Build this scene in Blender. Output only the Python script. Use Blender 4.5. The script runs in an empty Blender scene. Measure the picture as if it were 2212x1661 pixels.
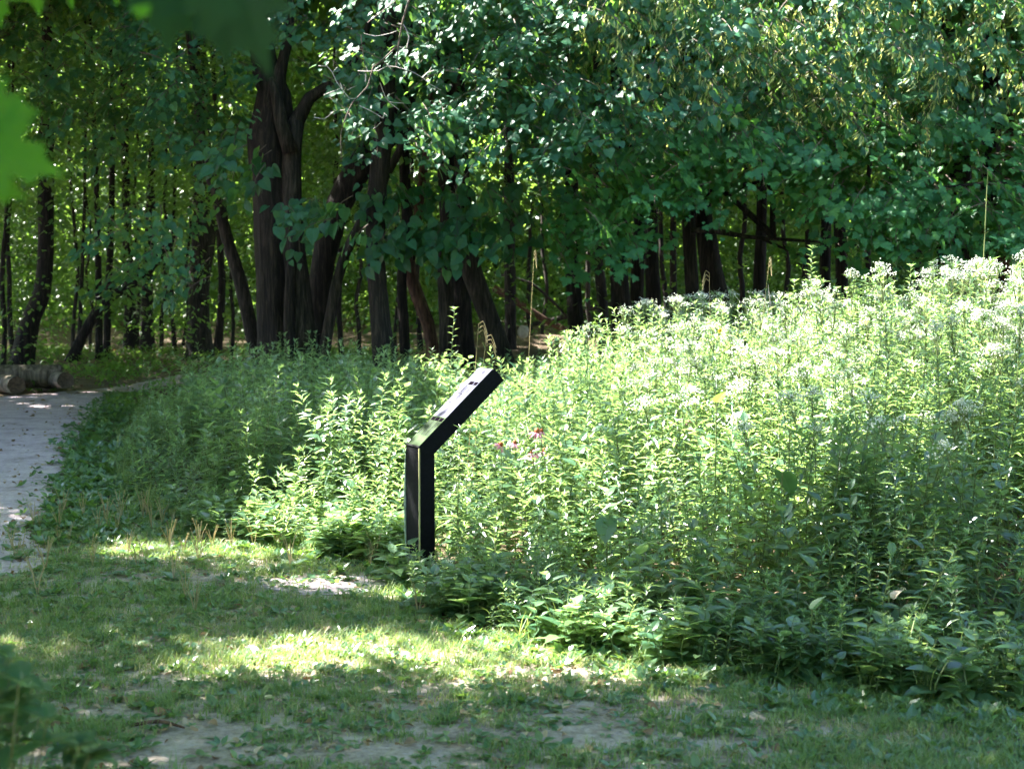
import bpy, math, random
import numpy as np
from mathutils import Vector, Matrix, noise

rnd = random.Random(7)
rng = np.random.default_rng(7)
R = math.radians
S = bpy.context.scene
C = S.collection

# ------------------------------------------------------------------ camera, sky, sun, exposure
PITCH = R(3.96)
FPX = 3039.0
cam_d = bpy.data.cameras.new('camera')
cam = bpy.data.objects.new('camera', cam_d)
C.objects.link(cam)
cam.location = (0, 0, 1.6)
cam.rotation_euler = (R(90) - PITCH, 0, 0)
cam_d.sensor_width = 36
cam_d.lens = 36 * FPX / 2212
cam_d.clip_end = 600
cam_d.clip_start = 0.05
cam_d.dof.use_dof = True
cam_d.dof.focus_distance = 8.6
cam_d.dof.aperture_fstop = 4.2
S.camera = cam

SUN_EL, SUN_AZ = R(50), R(-66)          # azimuth from +Y towards +X
tosun = Vector((math.sin(SUN_AZ) * math.cos(SUN_EL), math.cos(SUN_AZ) * math.cos(SUN_EL), math.sin(SUN_EL)))
w = bpy.data.worlds.new('World')
S.world = w
w.use_nodes = True
nt = w.node_tree
nt.nodes.clear()
sky = nt.nodes.new('ShaderNodeTexSky')
sky.sky_type = 'NISHITA'
sky.sun_disc = False
sky.sun_elevation = SUN_EL
sky.sun_rotation = SUN_AZ
sky.air_density = 1.0
sky.ozone_density = 4.0
bg = nt.nodes.new('ShaderNodeBackground')
bg.inputs['Strength'].default_value = 0.07
out = nt.nodes.new('ShaderNodeOutputWorld')
nt.links.new(sky.outputs[0], bg.inputs[0])
nt.links.new(bg.outputs[0], out.inputs[0])
sun_d = bpy.data.lights.new('sun', 'SUN')
sun_d.energy = 5.0
sun_d.angle = R(0.53)
sun_d.color = (1.0, 0.965, 0.88)
sun = bpy.data.objects.new('sun', sun_d)
C.objects.link(sun)
sun.location = (-8, 4, 14)
sun.rotation_euler = (-tosun).to_track_quat('-Z', 'Y').to_euler()
S.view_settings.view_transform = 'Standard'
S.view_settings.look = 'None'
S.view_settings.exposure = 3.8
S.view_settings.gamma = 1.0
S.view_settings.use_curve_mapping = False
cy = S.cycles
cy.max_bounces = 7
cy.diffuse_bounces = 3
cy.glossy_bounces = 2
cy.transmission_bounces = 4
cy.sample_clamp_indirect = 6.0
cy.use_adaptive_sampling = True
cy.adaptive_threshold = 0.02
cy.use_denoising = True
cy.denoiser = 'OPENIMAGEDENOISE'
cy.denoising_input_passes = 'RGB_ALBEDO_NORMAL'

sP, cP = math.sin(PITCH), math.cos(PITCH)
def ray(px, py):
    cx = (px - 1106) / FPX
    cz = -(py - 830.5) / FPX
    return Vector((cx, cP + sP * cz, -sP + cP * cz))
def P(px, py, D):
    """point seen at reference pixel (2212 px wide frame) at distance D along +Y"""
    d = ray(px, py)
    return Vector((0, 0, 1.6)) + d * (D / d.y)
def GR(px, py, z=0.0):
    d = ray(px, py)
    return Vector((0, 0, 1.6)) + d * ((z - 1.6) / d.z)
def proj(x, y, z):
    """world -> reference pixel, arrays"""
    f = y * cP - (z - 1.6) * sP
    u = (z - 1.6) * cP + y * sP
    return 1106 + FPX * x / f, 830.5 - FPX * u / f

# ------------------------------------------------------------------ materials
def mat(name):
    m = bpy.data.materials.new(name)
    m.use_nodes = True
    n = m.node_tree
    n.nodes.clear()
    return m, n, n.nodes.new('ShaderNodeOutputMaterial')
def ramp(n, fac, stops):
    r = n.nodes.new('ShaderNodeValToRGB')
    e = r.color_ramp.elements
    while len(e) < len(stops):
        e.new(0.5)
    for k, (p, c) in enumerate(stops):
        e[k].position = p
        e[k].color = (*c, 1)
    n.links.new(fac, r.inputs[0])
    return r
def math_node(n, op, a, b=None):
    m = n.nodes.new('ShaderNodeMath')
    m.operation = op
    for k, v in enumerate((a, b)):
        if v is None:
            continue
        if isinstance(v, (int, float)):
            m.inputs[k].default_value = v
        else:
            n.links.new(v, m.inputs[k])
    return m.outputs[0]
def leaf_mat(name, stops, trans=0.35, tcol=(0.30, 0.50, 0.05), rough=0.42, spec=0.5):
    m, n, o = mat(name)
    at = n.nodes.new('ShaderNodeAttribute')
    at.attribute_name = 'tint'
    oi = n.nodes.new('ShaderNodeObjectInfo')
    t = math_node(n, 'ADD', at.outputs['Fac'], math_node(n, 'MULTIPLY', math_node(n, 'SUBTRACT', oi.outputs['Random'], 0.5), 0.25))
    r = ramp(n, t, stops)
    # faint mottling over the blade
    tc = n.nodes.new('ShaderNodeTexCoord')
    no = n.nodes.new('ShaderNodeTexNoise')
    no.inputs['Scale'].default_value = 45
    no.inputs['Detail'].default_value = 3
    n.links.new(tc.outputs['Object'], no.inputs['Vector'])
    hs = n.nodes.new('ShaderNodeHueSaturation')
    n.links.new(r.outputs[0], hs.inputs['Color'])
    n.links.new(math_node(n, 'ADD', math_node(n, 'MULTIPLY', no.outputs[0], 0.7), 0.65), hs.inputs['Value'])
    p = n.nodes.new('ShaderNodeBsdfPrincipled')
    p.inputs['Roughness'].default_value = rough
    p.inputs['Specular IOR Level'].default_value = spec
    n.links.new(hs.outputs[0], p.inputs['Base Color'])
    tr = n.nodes.new('ShaderNodeBsdfTranslucent')
    mx = n.nodes.new('ShaderNodeMix')
    mx.data_type = 'RGBA'
    mx.inputs[0].default_value = 0.65
    n.links.new(hs.outputs[0], mx.inputs[6])
    mx.inputs[7].default_value = (*tcol, 1)
    n.links.new(mx.outputs[2], tr.inputs['Color'])
    ms = n.nodes.new('ShaderNodeMixShader')
    ms.inputs[0].default_value = trans
    n.links.new(p.outputs[0], ms.inputs[1])
    n.links.new(tr.outputs[0], ms.inputs[2])
    n.links.new(ms.outputs[0], o.inputs['Surface'])
    return m
def plain(name, col, rough=0.6, spec=0.4, nscale=None, namt=0.3, bump=0.0):
    m, n, o = mat(name)
    p = n.nodes.new('ShaderNodeBsdfPrincipled')
    p.inputs['Base Color'].default_value = (*col, 1)
    p.inputs['Roughness'].default_value = rough
    p.inputs['Specular IOR Level'].default_value = spec
    if nscale:
        tc = n.nodes.new('ShaderNodeTexCoord')
        no = n.nodes.new('ShaderNodeTexNoise')
        no.inputs['Scale'].default_value = nscale
        no.inputs['Detail'].default_value = 5
        n.links.new(tc.outputs['Object'], no.inputs['Vector'])
        r = ramp(n, no.outputs[0], [(0.3, tuple(c * (1 - namt) for c in col)), (0.7, tuple(min(1, c * (1 + namt)) for c in col))])
        n.links.new(r.outputs[0], p.inputs['Base Color'])
        if bump:
            b = n.nodes.new('ShaderNodeBump')
            b.inputs['Strength'].default_value = bump
            b.inputs['Distance'].default_value = 0.01
            n.links.new(no.outputs[0], b.inputs['Height'])
            n.links.new(b.outputs[0], p.inputs['Normal'])
    n.links.new(p.outputs[0], o.inputs['Surface'])
    return m
def bark_mat(name, c0, c1, c2, zs=0.12, scale=26, lichen=0.0):
    m, n, o = mat(name)
    tc = n.nodes.new('ShaderNodeTexCoord')
    mp = n.nodes.new('ShaderNodeMapping')
    mp.inputs['Scale'].default_value = (1, 1, zs)
    n.links.new(tc.outputs['Object'], mp.inputs[0])
    v = n.nodes.new('ShaderNodeTexNoise')
    v.inputs['Scale'].default_value = scale
    v.inputs['Detail'].default_value = 6
    v.inputs['Roughness'].default_value = 0.65
    v.inputs['Distortion'].default_value = 0.6
    n.links.new(mp.outputs[0], v.inputs['Vector'])
    r = ramp(n, v.outputs[0], [(0.34, c0), (0.52, c1), (0.7, c2)])
    big = n.nodes.new('ShaderNodeTexNoise')
    big.inputs['Scale'].default_value = 2.2
    big.inputs['Detail'].default_value = 4
    n.links.new(tc.outputs['Object'], big.inputs['Vector'])
    hs = n.nodes.new('ShaderNodeHueSaturation')
    n.links.new(r.outputs[0], hs.inputs['Color'])
    n.links.new(math_node(n, 'ADD', math_node(n, 'MULTIPLY', big.outputs[0], 0.9), 0.5), hs.inputs['Value'])
    p = n.nodes.new('ShaderNodeBsdfPrincipled')
    p.inputs['Roughness'].default_value = 0.85
    p.inputs['Specular IOR Level'].default_value = 0.25
    n.links.new(hs.outputs[0], p.inputs['Base Color'])
    b = n.nodes.new('ShaderNodeBump')
    b.inputs['Strength'].default_value = 0.9
    b.inputs['Distance'].default_value = 0.02
    n.links.new(v.outputs[0], b.inputs['Height'])
    n.links.new(b.outputs[0], p.inputs['Normal'])
    n.links.new(p.outputs[0], o.inputs['Surface'])
    return m

M = {}
M['meadow'] = leaf_mat('meadow_leaf', [(0.0, (0.014, 0.048, 0.036)), (0.45, (0.034, 0.095, 0.052)), (1.0, (0.15, 0.24, 0.11))], 0.45, (0.46, 0.66, 0.16), 0.33, 1.0)  # low tints darkened for shade, high tints paled for sunlit tips
M['stem'] = leaf_mat('green_stem', [(0, (0.05, 0.07, 0.025)), (1, (0.14, 0.17, 0.05))], 0.1, rough=0.5)
M['maple'] = leaf_mat('maple_leaf', [(0, (0.016, 0.075, 0.030)), (0.6, (0.030, 0.12, 0.045)), (1, (0.06, 0.16, 0.04))], 0.36, (0.25, 0.58, 0.05), 0.5, 0.25)
M['mapleshaded'] = leaf_mat('shaded_maple_leaf', [(0, (0.004, 0.028, 0.013)), (1, (0.012, 0.06, 0.016))], 0.05, (0.12, 0.5, 0.02), 0.6, 0.12)  # maple leaf with shade put into its colour, for the dark near cluster
M['maplelit'] = leaf_mat('sunlit_maple_leaf', [(0, (0.006, 0.055, 0.012)), (1, (0.03, 0.13, 0.012))], 0.4, (0.32, 0.75, 0.02), 0.6, 0.1)  # maple leaf with sunlight put into its colour, for the left near leaves
M['bass'] = leaf_mat('basswood_leaf', [(0, (0.010, 0.052, 0.030)), (0.6, (0.018, 0.088, 0.046)), (1, (0.05, 0.13, 0.045))], 0.33, (0.28, 0.54, 0.05), 0.5, 0.3)
M['bract'] = leaf_mat('basswood_bract', [(0, (0.16, 0.24, 0.08)), (1, (0.36, 0.40, 0.15))], 0.4, (0.6, 0.6, 0.15), 0.5)
M['under'] = leaf_mat('undergrowth_leaf', [(0, (0.014, 0.05, 0.02)), (0.6, (0.03, 0.09, 0.03)), (1, (0.08, 0.14, 0.035))], 0.42, (0.38, 0.64, 0.08), 0.38, 0.6)
M['grass'] = leaf_mat('lawn_grass', [(0, (0.05, 0.13, 0.055)), (0.55, (0.11, 0.20, 0.065)), (0.85, (0.28, 0.28, 0.12)), (1, (0.45, 0.38, 0.22))], 0.35, (0.4, 0.5, 0.09), 0.5)
M['straw'] = leaf_mat('dry_straw', [(0, (0.22, 0.17, 0.08)), (1, (0.42, 0.34, 0.18))], 0.25, (0.6, 0.45, 0.2), 0.6)
M['broad'] = leaf_mat('broad_weed_leaf', [(0, (0.025, 0.08, 0.045)), (0.7, (0.05, 0.115, 0.055)), (1, (0.10, 0.15, 0.06))], 0.3, (0.3, 0.52, 0.05), 0.3, 0.75)
M['litter'] = leaf_mat('fallen_leaf', [(0, (0.10, 0.055, 0.03)), (0.6, (0.24, 0.15, 0.08)), (1, (0.42, 0.34, 0.24))], 0.15, (0.5, 0.25, 0.1), 0.6)
M['white'] = leaf_mat('white_floret', [(0, (0.50, 0.52, 0.42)), (1, (0.80, 0.80, 0.74))], 0.25, (0.8, 0.8, 0.6), 0.7, 0.2)
M['lav'] = leaf_mat('lavender_petal', [(0, (0.36, 0.26, 0.58)), (1, (0.52, 0.42, 0.74))], 0.3, (0.6, 0.45, 0.8), 0.7, 0.2)
M['yellow'] = leaf_mat('yellow_petal', [(0, (0.7, 0.42, 0.03)), (1, (0.8, 0.55, 0.05))], 0.3, (0.8, 0.6, 0.1), 0.6, 0.2)
M['pink'] = leaf_mat('pink_petal', [(0, (0.50, 0.24, 0.38)), (1, (0.64, 0.42, 0.54))], 0.4, (0.8, 0.25, 0.4), 0.5, 0.3)
M['cone'] = plain('orange_cone', (0.30, 0.075, 0.02), 0.7, nscale=300, namt=0.5)
M['dock'] = leaf_mat('rusty_leaf', [(0, (0.12, 0.04, 0.015)), (1, (0.26, 0.10, 0.035))], 0.35, (0.7, 0.2, 0.04), 0.6)
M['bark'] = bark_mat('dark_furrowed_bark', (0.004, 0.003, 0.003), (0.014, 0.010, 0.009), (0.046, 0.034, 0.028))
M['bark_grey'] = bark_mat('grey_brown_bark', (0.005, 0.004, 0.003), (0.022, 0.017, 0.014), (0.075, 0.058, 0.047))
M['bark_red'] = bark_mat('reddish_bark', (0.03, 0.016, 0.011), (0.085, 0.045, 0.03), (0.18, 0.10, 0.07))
M['twig'] = plain('pale_dead_twig', (0.32, 0.28, 0.26), 0.7, nscale=20, namt=0.4)
M['twigbrown'] = plain('brown_twig', (0.08, 0.055, 0.04), 0.8, nscale=30, namt=0.4)
M['log'] = bark_mat('weathered_log_wood', (0.035, 0.028, 0.02), (0.13, 0.105, 0.078), (0.25, 0.21, 0.16), scale=14)
M['endgrain'] = plain('log_end_grain', (0.07, 0.05, 0.035), 0.9, nscale=30, namt=0.5, bump=0.4)
M['stone'] = plain('pale_stone', (0.42, 0.37, 0.28), 0.85, nscale=14, namt=0.2, bump=0.4)
M['signblack'] = plain('black_sign_paint', (0.004, 0.004, 0.006), 0.75, 0.10, nscale=60, namt=0.4)
M['trim'] = plain('tan_edge_strip', (0.36, 0.33, 0.15), 0.5, nscale=40, namt=0.2)
M['panelpale'] = plain('lilac_printed_panel', (0.085, 0.085, 0.115), 0.9, 0.0, nscale=22, namt=0.06)
M['panelgreen'] = plain('sage_green_printed_panel', (0.05, 0.07, 0.04), 0.9, 0.0, nscale=60, namt=0.08)
M['ink'] = plain('printed_ink', (0.004, 0.003, 0.005), 0.9, 0.0)
M['inkgrey'] = plain('printed_grey_ink', (0.022, 0.022, 0.030), 0.9, 0.0)
M['sheet'] = plain('pale_green_plastic_strip', (0.50, 0.58, 0.50), 0.4, 0.5)

def ground_mat(name, cols, scale=1.4, fine=60, bump=0.5):
    m, n, o = mat(name)
    tc = n.nodes.new('ShaderNodeTexCoord')
    a = n.nodes.new('ShaderNodeTexNoise'); a.inputs['Scale'].default_value = scale; a.inputs['Detail'].default_value = 8; a.inputs['Roughness'].default_value = 0.7
    b = n.nodes.new('ShaderNodeTexNoise'); b.inputs['Scale'].default_value = fine; b.inputs['Detail'].default_value = 6; b.inputs['Roughness'].default_value = 0.7
    v = n.nodes.new('ShaderNodeTexVoronoi'); v.inputs['Scale'].default_value = fine * 1.2
    for q in (a, b, v):
        n.links.new(tc.outputs['Object'], q.inputs['Vector'])
    f = math_node(n, 'ADD', math_node(n, 'MULTIPLY', a.outputs[0], 0.6), math_node(n, 'MULTIPLY', b.outputs[0], 0.4))
    r = ramp(n, f, [(0.36 + 0.28 * k / (len(cols) - 1), c) for k, c in enumerate(cols)])
    p = n.nodes.new('ShaderNodeBsdfPrincipled')
    p.inputs['Roughness'].default_value = 0.9
    p.inputs['Specular IOR Level'].default_value = 0.25
    n.links.new(r.outputs[0], p.inputs['Base Color'])
    h = math_node(n, 'ADD', b.outputs[0], math_node(n, 'MULTIPLY', v.outputs[0], 0.5))
    bp = n.nodes.new('ShaderNodeBump')
    bp.inputs['Strength'].default_value = bump
    bp.inputs['Distance'].default_value = 0.02
    n.links.new(h, bp.inputs['Height'])
    n.links.new(bp.outputs[0], p.inputs['Normal'])
    n.links.new(p.outputs[0], o.inputs['Surface'])
    return m
M['soil'] = ground_mat('forest_soil', [(0.05, 0.035, 0.022), (0.10, 0.07, 0.045), (0.20, 0.14, 0.09)])
M['lawnsoil'] = ground_mat('thin_lawn_soil', [(0.13, 0.10, 0.075), (0.32, 0.26, 0.225), (0.48, 0.41, 0.385)], 4.0, 34, 0.9)
M['gravel'] = ground_mat('fine_pale_gravel', [(0.24, 0.185, 0.20), (0.43, 0.34, 0.37), (0.56, 0.46, 0.50)], 3.2, 28, 1.0)

# ------------------------------------------------------------------ geometry helpers (triangle soups)
class G:
    def __init__(s):
        s.v, s.t, s.m, s.c, s.n = [], [], [], [], 0
    def add(s, v, t, m=0, c=0.5):
        v = np.asarray(v, float).reshape(-1, 3)
        t = np.asarray(t, int).reshape(-1, 3)
        s.v.append(v); s.t.append(t + s.n)
        s.m.append(np.full(len(t), m) if np.isscalar(m) else np.asarray(m))
        s.c.append(np.full(len(t), c) if np.isscalar(c) else np.asarray(c))
        s.n += len(v)
        return s
    def arr(s):
        if not s.v:
            return np.zeros((0, 3)), np.zeros((0, 3), int), np.zeros(0, int), np.zeros(0)
        return np.concatenate(s.v), np.concatenate(s.t), np.concatenate(s.m), np.concatenate(s.c)
    def put(s, a, mx=None, dc=0.0):
        v, t, m, c = a
        if mx is not None:
            v = v @ mx[:3, :3].T + mx[:3, 3]
        return s.add(v, t, m, c + dc)

def mesh(name, g, mats, smooth=False):
    v, t, m, c = g.arr() if isinstance(g, G) else g
    me = bpy.data.meshes.new(name)
    me.vertices.add(len(v)); me.vertices.foreach_set('co', v.astype(np.float32).ravel())
    me.loops.add(len(t) * 3); me.loops.foreach_set('vertex_index', t.astype(np.int32).ravel())
    me.polygons.add(len(t))
    me.polygons.foreach_set('loop_start', np.arange(0, len(t) * 3, 3, dtype=np.int32))
    me.polygons.foreach_set('material_index', m.astype(np.int32))
    me.polygons.foreach_set('use_smooth', np.full(len(t), smooth))
    at = me.attributes.new('tint', 'FLOAT', 'FACE')
    at.data.foreach_set('value', np.clip(c, 0, 1).astype(np.float32))
    for k in mats:
        me.materials.append(M[k])
    me.update(calc_edges=True)
    return me
def link(name, me, parent=None, loc=None):
    o = bpy.data.objects.new(name, me)
    C.objects.link(o)
    if parent:
        o.parent = parent
    if loc is not None:
        o.location = loc
    return o
def tag(o, label=None, cat=None, group=None, kind=None):
    for k, v in (('label', label), ('category', cat), ('group', group), ('kind', kind)):
        if v:
            o[k] = v
    return o
def empty(name, loc=(0, 0, 0)):
    o = bpy.data.objects.new(name, None)
    C.objects.link(o)
    o.location = loc
    o.empty_display_size = 0.1
    return o

def basis(pos, d, up=(0, 0, 1), roll=0.0, s=1.0):
    """4x4: local x along d, local z near up"""
    d = np.asarray(d, float); d = d / np.linalg.norm(d)
    u = np.asarray(up, float)
    y = np.cross(u, d)
    if np.linalg.norm(y) < 1e-4:
        y = np.cross((0.3, 1, 0.1), d)
    y /= np.linalg.norm(y)
    z = np.cross(d, y)
    if roll:
        y, z = y * math.cos(roll) + z * math.sin(roll), z * math.cos(roll) - y * math.sin(roll)
    m = np.eye(4)
    m[:3, 0], m[:3, 1], m[:3, 2], m[:3, 3] = d * s, y * s, z * s, pos
    return m
def rotz(a, s=1.0, loc=(0, 0, 0), tilt=(0, 0)):
    m = np.eye(4)
    q = np.array(Matrix.Rotation(tilt[0], 3, 'X') @ Matrix.Rotation(tilt[1], 3, 'Y') @ Matrix.Rotation(a, 3, 'Z'))
    m[:3, :3] = q * s
    m[:3, 3] = loc
    return m

def lance(L, W, fold=0.25, droop=0.2, detail=2, m=0, c=0.5):
    h = W * fold
    z = lambda t: -droop * L * t * t
    if detail >= 2:
        v = [(0, 0, 0)]
        for t, k in ((0.28, 0.46), (0.62, 0.42)):
            v += [(t * L, k * W, z(t) + h), (t * L, 0, z(t)), (t * L, -k * W, z(t) + h)]
        v.append((L, 0, z(1)))
        t = [(0, 2, 1), (0, 3, 2), (1, 2, 5), (1, 5, 4), (2, 3, 6), (2, 6, 5), (4, 5, 7), (5, 6, 7)]
    elif detail == 1:
        v = [(0, 0, 0), (.42 * L, .5 * W, z(.42) + h), (.45 * L, 0, z(.45)), (.42 * L, -.5 * W, z(.42) + h), (L, 0, z(1))]
        t = [(0, 2, 1), (0, 3, 2), (1, 2, 4), (2, 3, 4)]
    else:
        v = [(0, 0, 0), (.42 * L, .5 * W, z(.42)), (.42 * L, -.5 * W, z(.42)), (L, 0, z(1))]
        t = [(0, 2, 1), (1, 2, 3)]
    return np.array(v), np.array(t), np.full(len(t), m), np.full(len(t), c)
def outline_leaf(pts, fold=0.12, curl=0.15, m=0, c=0.5):
    """fan leaf from half outline pts (x along midrib, y half width); mirrored"""
    n = len(pts)
    mid = [(x, 0) for x in np.linspace(0.0, pts[-1][0], 4)][1:3]
    v = [(0, 0, 0)]
    z = lambda x, y: fold * abs(y) - curl * x * x
    v += [(mid[0][0], 0, z(mid[0][0], 0)), (mid[1][0], 0, z(mid[1][0], 0))]
    tip = len(v); v.append((pts[-1][0], 0, z(pts[-1][0], 0)))
    T = []
    for s in (1, -1):
        idx = []
        for (x, y) in pts[:-1]:
            idx.append(len(v)); v.append((x, s * y, z(x, y)))
        chain = [0] + idx + [tip]
        for a, b in zip(chain[:-1], chain[1:]):
            xa = (v[a][0] + v[b][0]) / 2
            hub = 1 if xa < (mid[0][0] + mid[1][0]) / 2 else 2
            if hub in (a, b):
                continue
            T.append((hub, b, a) if s > 0 else (hub, a, b))
    T += [(0, 1, 2)] if False else []
    # close the small wedge between hubs along the chain change
    for s, off in ((1, 4), (-1, 4 + n - 1)):
        chain = [0] + list(range(off, off + n - 1)) + [tip]
        for a, b in zip(chain[:-1], chain[1:]):
            pass
        sw = None
        for k in range(len(chain) - 2):
            x1 = (v[chain[k]][0] + v[chain[k + 1]][0]) / 2
            x2 = (v[chain[k + 1]][0] + v[chain[k + 2]][0]) / 2
            lim = (mid[0][0] + mid[1][0]) / 2
            if x1 < lim <= x2 or x2 < lim <= x1:
                T.append((1, 2, chain[k + 1]) if s > 0 else (2, 1, chain[k + 1]))
    return np.array(v, float), np.array(T), np.full(len(T), m), np.full(len(T), c)
HEART = [(-0.06, 0.16), (-0.03, 0.32), (0.12, 0.44), (0.36, 0.43), (0.62, 0.30), (0.84, 0.12), (1.0, 0)]
MAPLE = [(-0.06, 0.20), (0.02, 0.50), (0.14, 0.36), (0.30, 0.66), (0.36, 0.46), (0.52, 0.56), (0.46, 0.22), (0.70, 0.28), (0.74, 0.12), (1.0, 0)]
OVATE = [(0.08, 0.18), (0.3, 0.30), (0.58, 0.24), (0.82, 0.11), (1.0, 0)]
leafA = {
    'heart': outline_leaf(HEART, 0.15, 0.18),
    'maple': outline_leaf(MAPLE, 0.10, 0.2),
    'ovate': outline_leaf(OVATE, 0.2, 0.2),
}
def tube_g(g, pts, rad, seg=5, m=0, c=0.5, ridge=0.0, seed=0, caps=False):
    pts = [np.asarray(p, float) for p in pts]
    n = len(pts)
    V = []
    prev = None
    for i, p in enumerate(pts):
        d = pts[min(i + 1, n - 1)] - pts[max(i - 1, 0)]
        d = d / (np.linalg.norm(d) + 1e-9)
        if prev is None:
            a = np.cross(d, (0.0, 1.0, 0.0) if abs(d[1]) < 0.9 else (1.0, 0, 0))
        else:
            a = prev - d * np.dot(prev, d)
        a /= np.linalg.norm(a) + 1e-9
        prev = a
        b = np.cross(d, a)
        for k in range(seg):
            th = 2 * math.pi * k / seg
            rr = rad[i]
            if ridge:
                q = noise.noise(Vector((math.cos(th) * 2.6 + seed, math.sin(th) * 2.6, p[2] * 0.45 + seed)))
                q2 = abs(noise.noise(Vector((math.cos(th) * 7 + seed, math.sin(th) * 7, p[2] * 1.3))))
                rr *= 1 + ridge * (1.6 * q - 1.2 * q2 + 0.15)
            V.append(p + rr * (math.cos(th) * a + math.sin(th) * b))
    T = []
    for i in range(n - 1):
        for k in range(seg):
            a, b = i * seg + k, i * seg + (k + 1) % seg
            T += [(a, b, b + seg), (a, b + seg, a + seg)]
    if caps:
        V += [pts[0], pts[-1]]
        for k in range(seg):
            T.append((n * seg, (k + 1) % seg, k))
            T.append((n * seg + 1, (n - 1) * seg + k, (n - 1) * seg + (k + 1) % seg))
    g.add(V, T, m, c)
    return g
def resample(pts, rad, step, wob=0.0, seed=0):
    pts = [Vector(p) for p in pts]
    P2, R2 = [], []
    for i in range(len(pts) - 1):
        L = (pts[i + 1] - pts[i]).length
        k = max(1, int(L / step))
        p0, p1, p2, p3 = pts[max(i - 1, 0)], pts[i], pts[i + 1], pts[min(i + 2, len(pts) - 1)]
        for j in range(k):
            t = j / k
            q = 0.5 * ((2 * p1) + (p2 - p0) * t + (2 * p0 - 5 * p1 + 4 * p2 - p3) * t * t + (3 * p1 - p0 - 3 * p2 + p3) * t ** 3)
            P2.append(q); R2.append(rad[i] * (1 - t) + rad[i + 1] * t)
    P2.append(pts[-1]); R2.append(rad[-1])
    if wob:
        P2 = [p + Vector((noise.noise(p * 1.3 + Vector((seed, 0, 0))), noise.noise(p * 1.3 + Vector((0, seed, 5))), 0)) * wob for p in P2]
    return P2, R2

def bake(name, protos, idx, mats4, mats, dc=None, parent=None):
    """merge many transformed copies of proto soups into one mesh object"""
    V, T, Mi, Cc, n = [], [], [], [], 0
    idx = np.asarray(idx)
    mats4 = np.asarray(mats4)
    dc = np.zeros(len(idx)) if dc is None else np.asarray(dc)
    for k, (v, t, m, c) in enumerate(protos):
        sel = np.nonzero(idx == k)[0]
        if not len(sel):
            continue
        mm = mats4[sel]
        vv = np.einsum('nij,vj->nvi', mm[:, :3, :3], v) + mm[:, None, :3, 3]
        tt = t[None] + (np.arange(len(sel)) * len(v))[:, None, None] + n
        V.append(vv.reshape(-1, 3)); T.append(tt.reshape(-1, 3))
        Mi.append(np.tile(m, len(sel))); Cc.append((c[None] + dc[sel][:, None]).ravel())
        n += len(sel) * len(v)
    if not V:
        V, T, Mi, Cc = [np.zeros((0, 3))], [np.zeros((0, 3), int)], [np.zeros(0, int)], [np.zeros(0)]
    a = (np.concatenate(V), np.concatenate(T), np.concatenate(Mi), np.concatenate(Cc))
    return link(name, mesh(name, a, mats), parent)

def scatter(name, key, protos, idx, mats4, mats, parent=None, off=None):
    """one uncountable mass: geometry-node instances of a few leaf clumps"""
    cname = 'clumps_' + key
    col = bpy.data.collections.get(cname)
    if col is None:
        col = bpy.data.collections.new(cname)
        for k, a in enumerate(protos):
            col.objects.link(bpy.data.objects.new('clump_%02d' % k, mesh('leaf_clump', a, mats)))
    m4 = np.asarray(mats4, float)
    pos = m4[:, :3, 3].copy()
    if off is not None:
        pos -= off
    sc = np.linalg.norm(m4[:, :3, 0], axis=1)
    eul = np.array([Matrix((m[:3, :3] / q).tolist()).to_euler() for m, q in zip(m4, sc)], np.float32)
    me = bpy.data.meshes.new(name)
    me.vertices.add(len(pos)); me.vertices.foreach_set('co', pos.astype(np.float32).ravel())
    for nm, tp, val in (('rot', 'FLOAT_VECTOR', eul.ravel()), ('scl', 'FLOAT', sc.astype(np.float32)), ('pick', 'INT', np.asarray(idx, np.int32))):
        at = me.attributes.new(nm, tp, 'POINT')
        at.data.foreach_set('vector' if tp == 'FLOAT_VECTOR' else 'value', val)
    o = link(name, me, parent)
    ng = bpy.data.node_groups.get('scatter_' + key)
    if ng is None:
        ng = bpy.data.node_groups.new('scatter_' + key, 'GeometryNodeTree')
        ng.interface.new_socket('Geometry', in_out='INPUT', socket_type='NodeSocketGeometry')
        ng.interface.new_socket('Geometry', in_out='OUTPUT', socket_type='NodeSocketGeometry')
        N = ng.nodes; Lk = ng.links
        gi, go = N.new('NodeGroupInput'), N.new('NodeGroupOutput')
        ci = N.new('GeometryNodeCollectionInfo'); ci.inputs['Collection'].default_value = col
        ci.inputs['Separate Children'].default_value = True; ci.inputs['Reset Children'].default_value = True
        ip = N.new('GeometryNodeInstanceOnPoints'); ip.inputs['Pick Instance'].default_value = True
        def attr(nm, tp):
            a = N.new('GeometryNodeInputNamedAttribute'); a.data_type = tp; a.inputs['Name'].default_value = nm
            return a.outputs['Attribute']
        er = N.new('FunctionNodeEulerToRotation')
        Lk.new(attr('rot', 'FLOAT_VECTOR'), er.inputs[0])
        Lk.new(gi.outputs[0], ip.inputs['Points']); Lk.new(ci.outputs[0], ip.inputs['Instance'])
        Lk.new(attr('pick', 'INT'), ip.inputs['Instance Index']); Lk.new(er.outputs[0], ip.inputs['Rotation'])
        Lk.new(attr('scl', 'FLOAT'), ip.inputs['Scale']); Lk.new(ip.outputs[0], go.inputs[0])
    md = o.modifiers.new('scatter', 'NODES'); md.node_group = ng
    o['kind'] = 'stuff'
    return o

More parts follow.
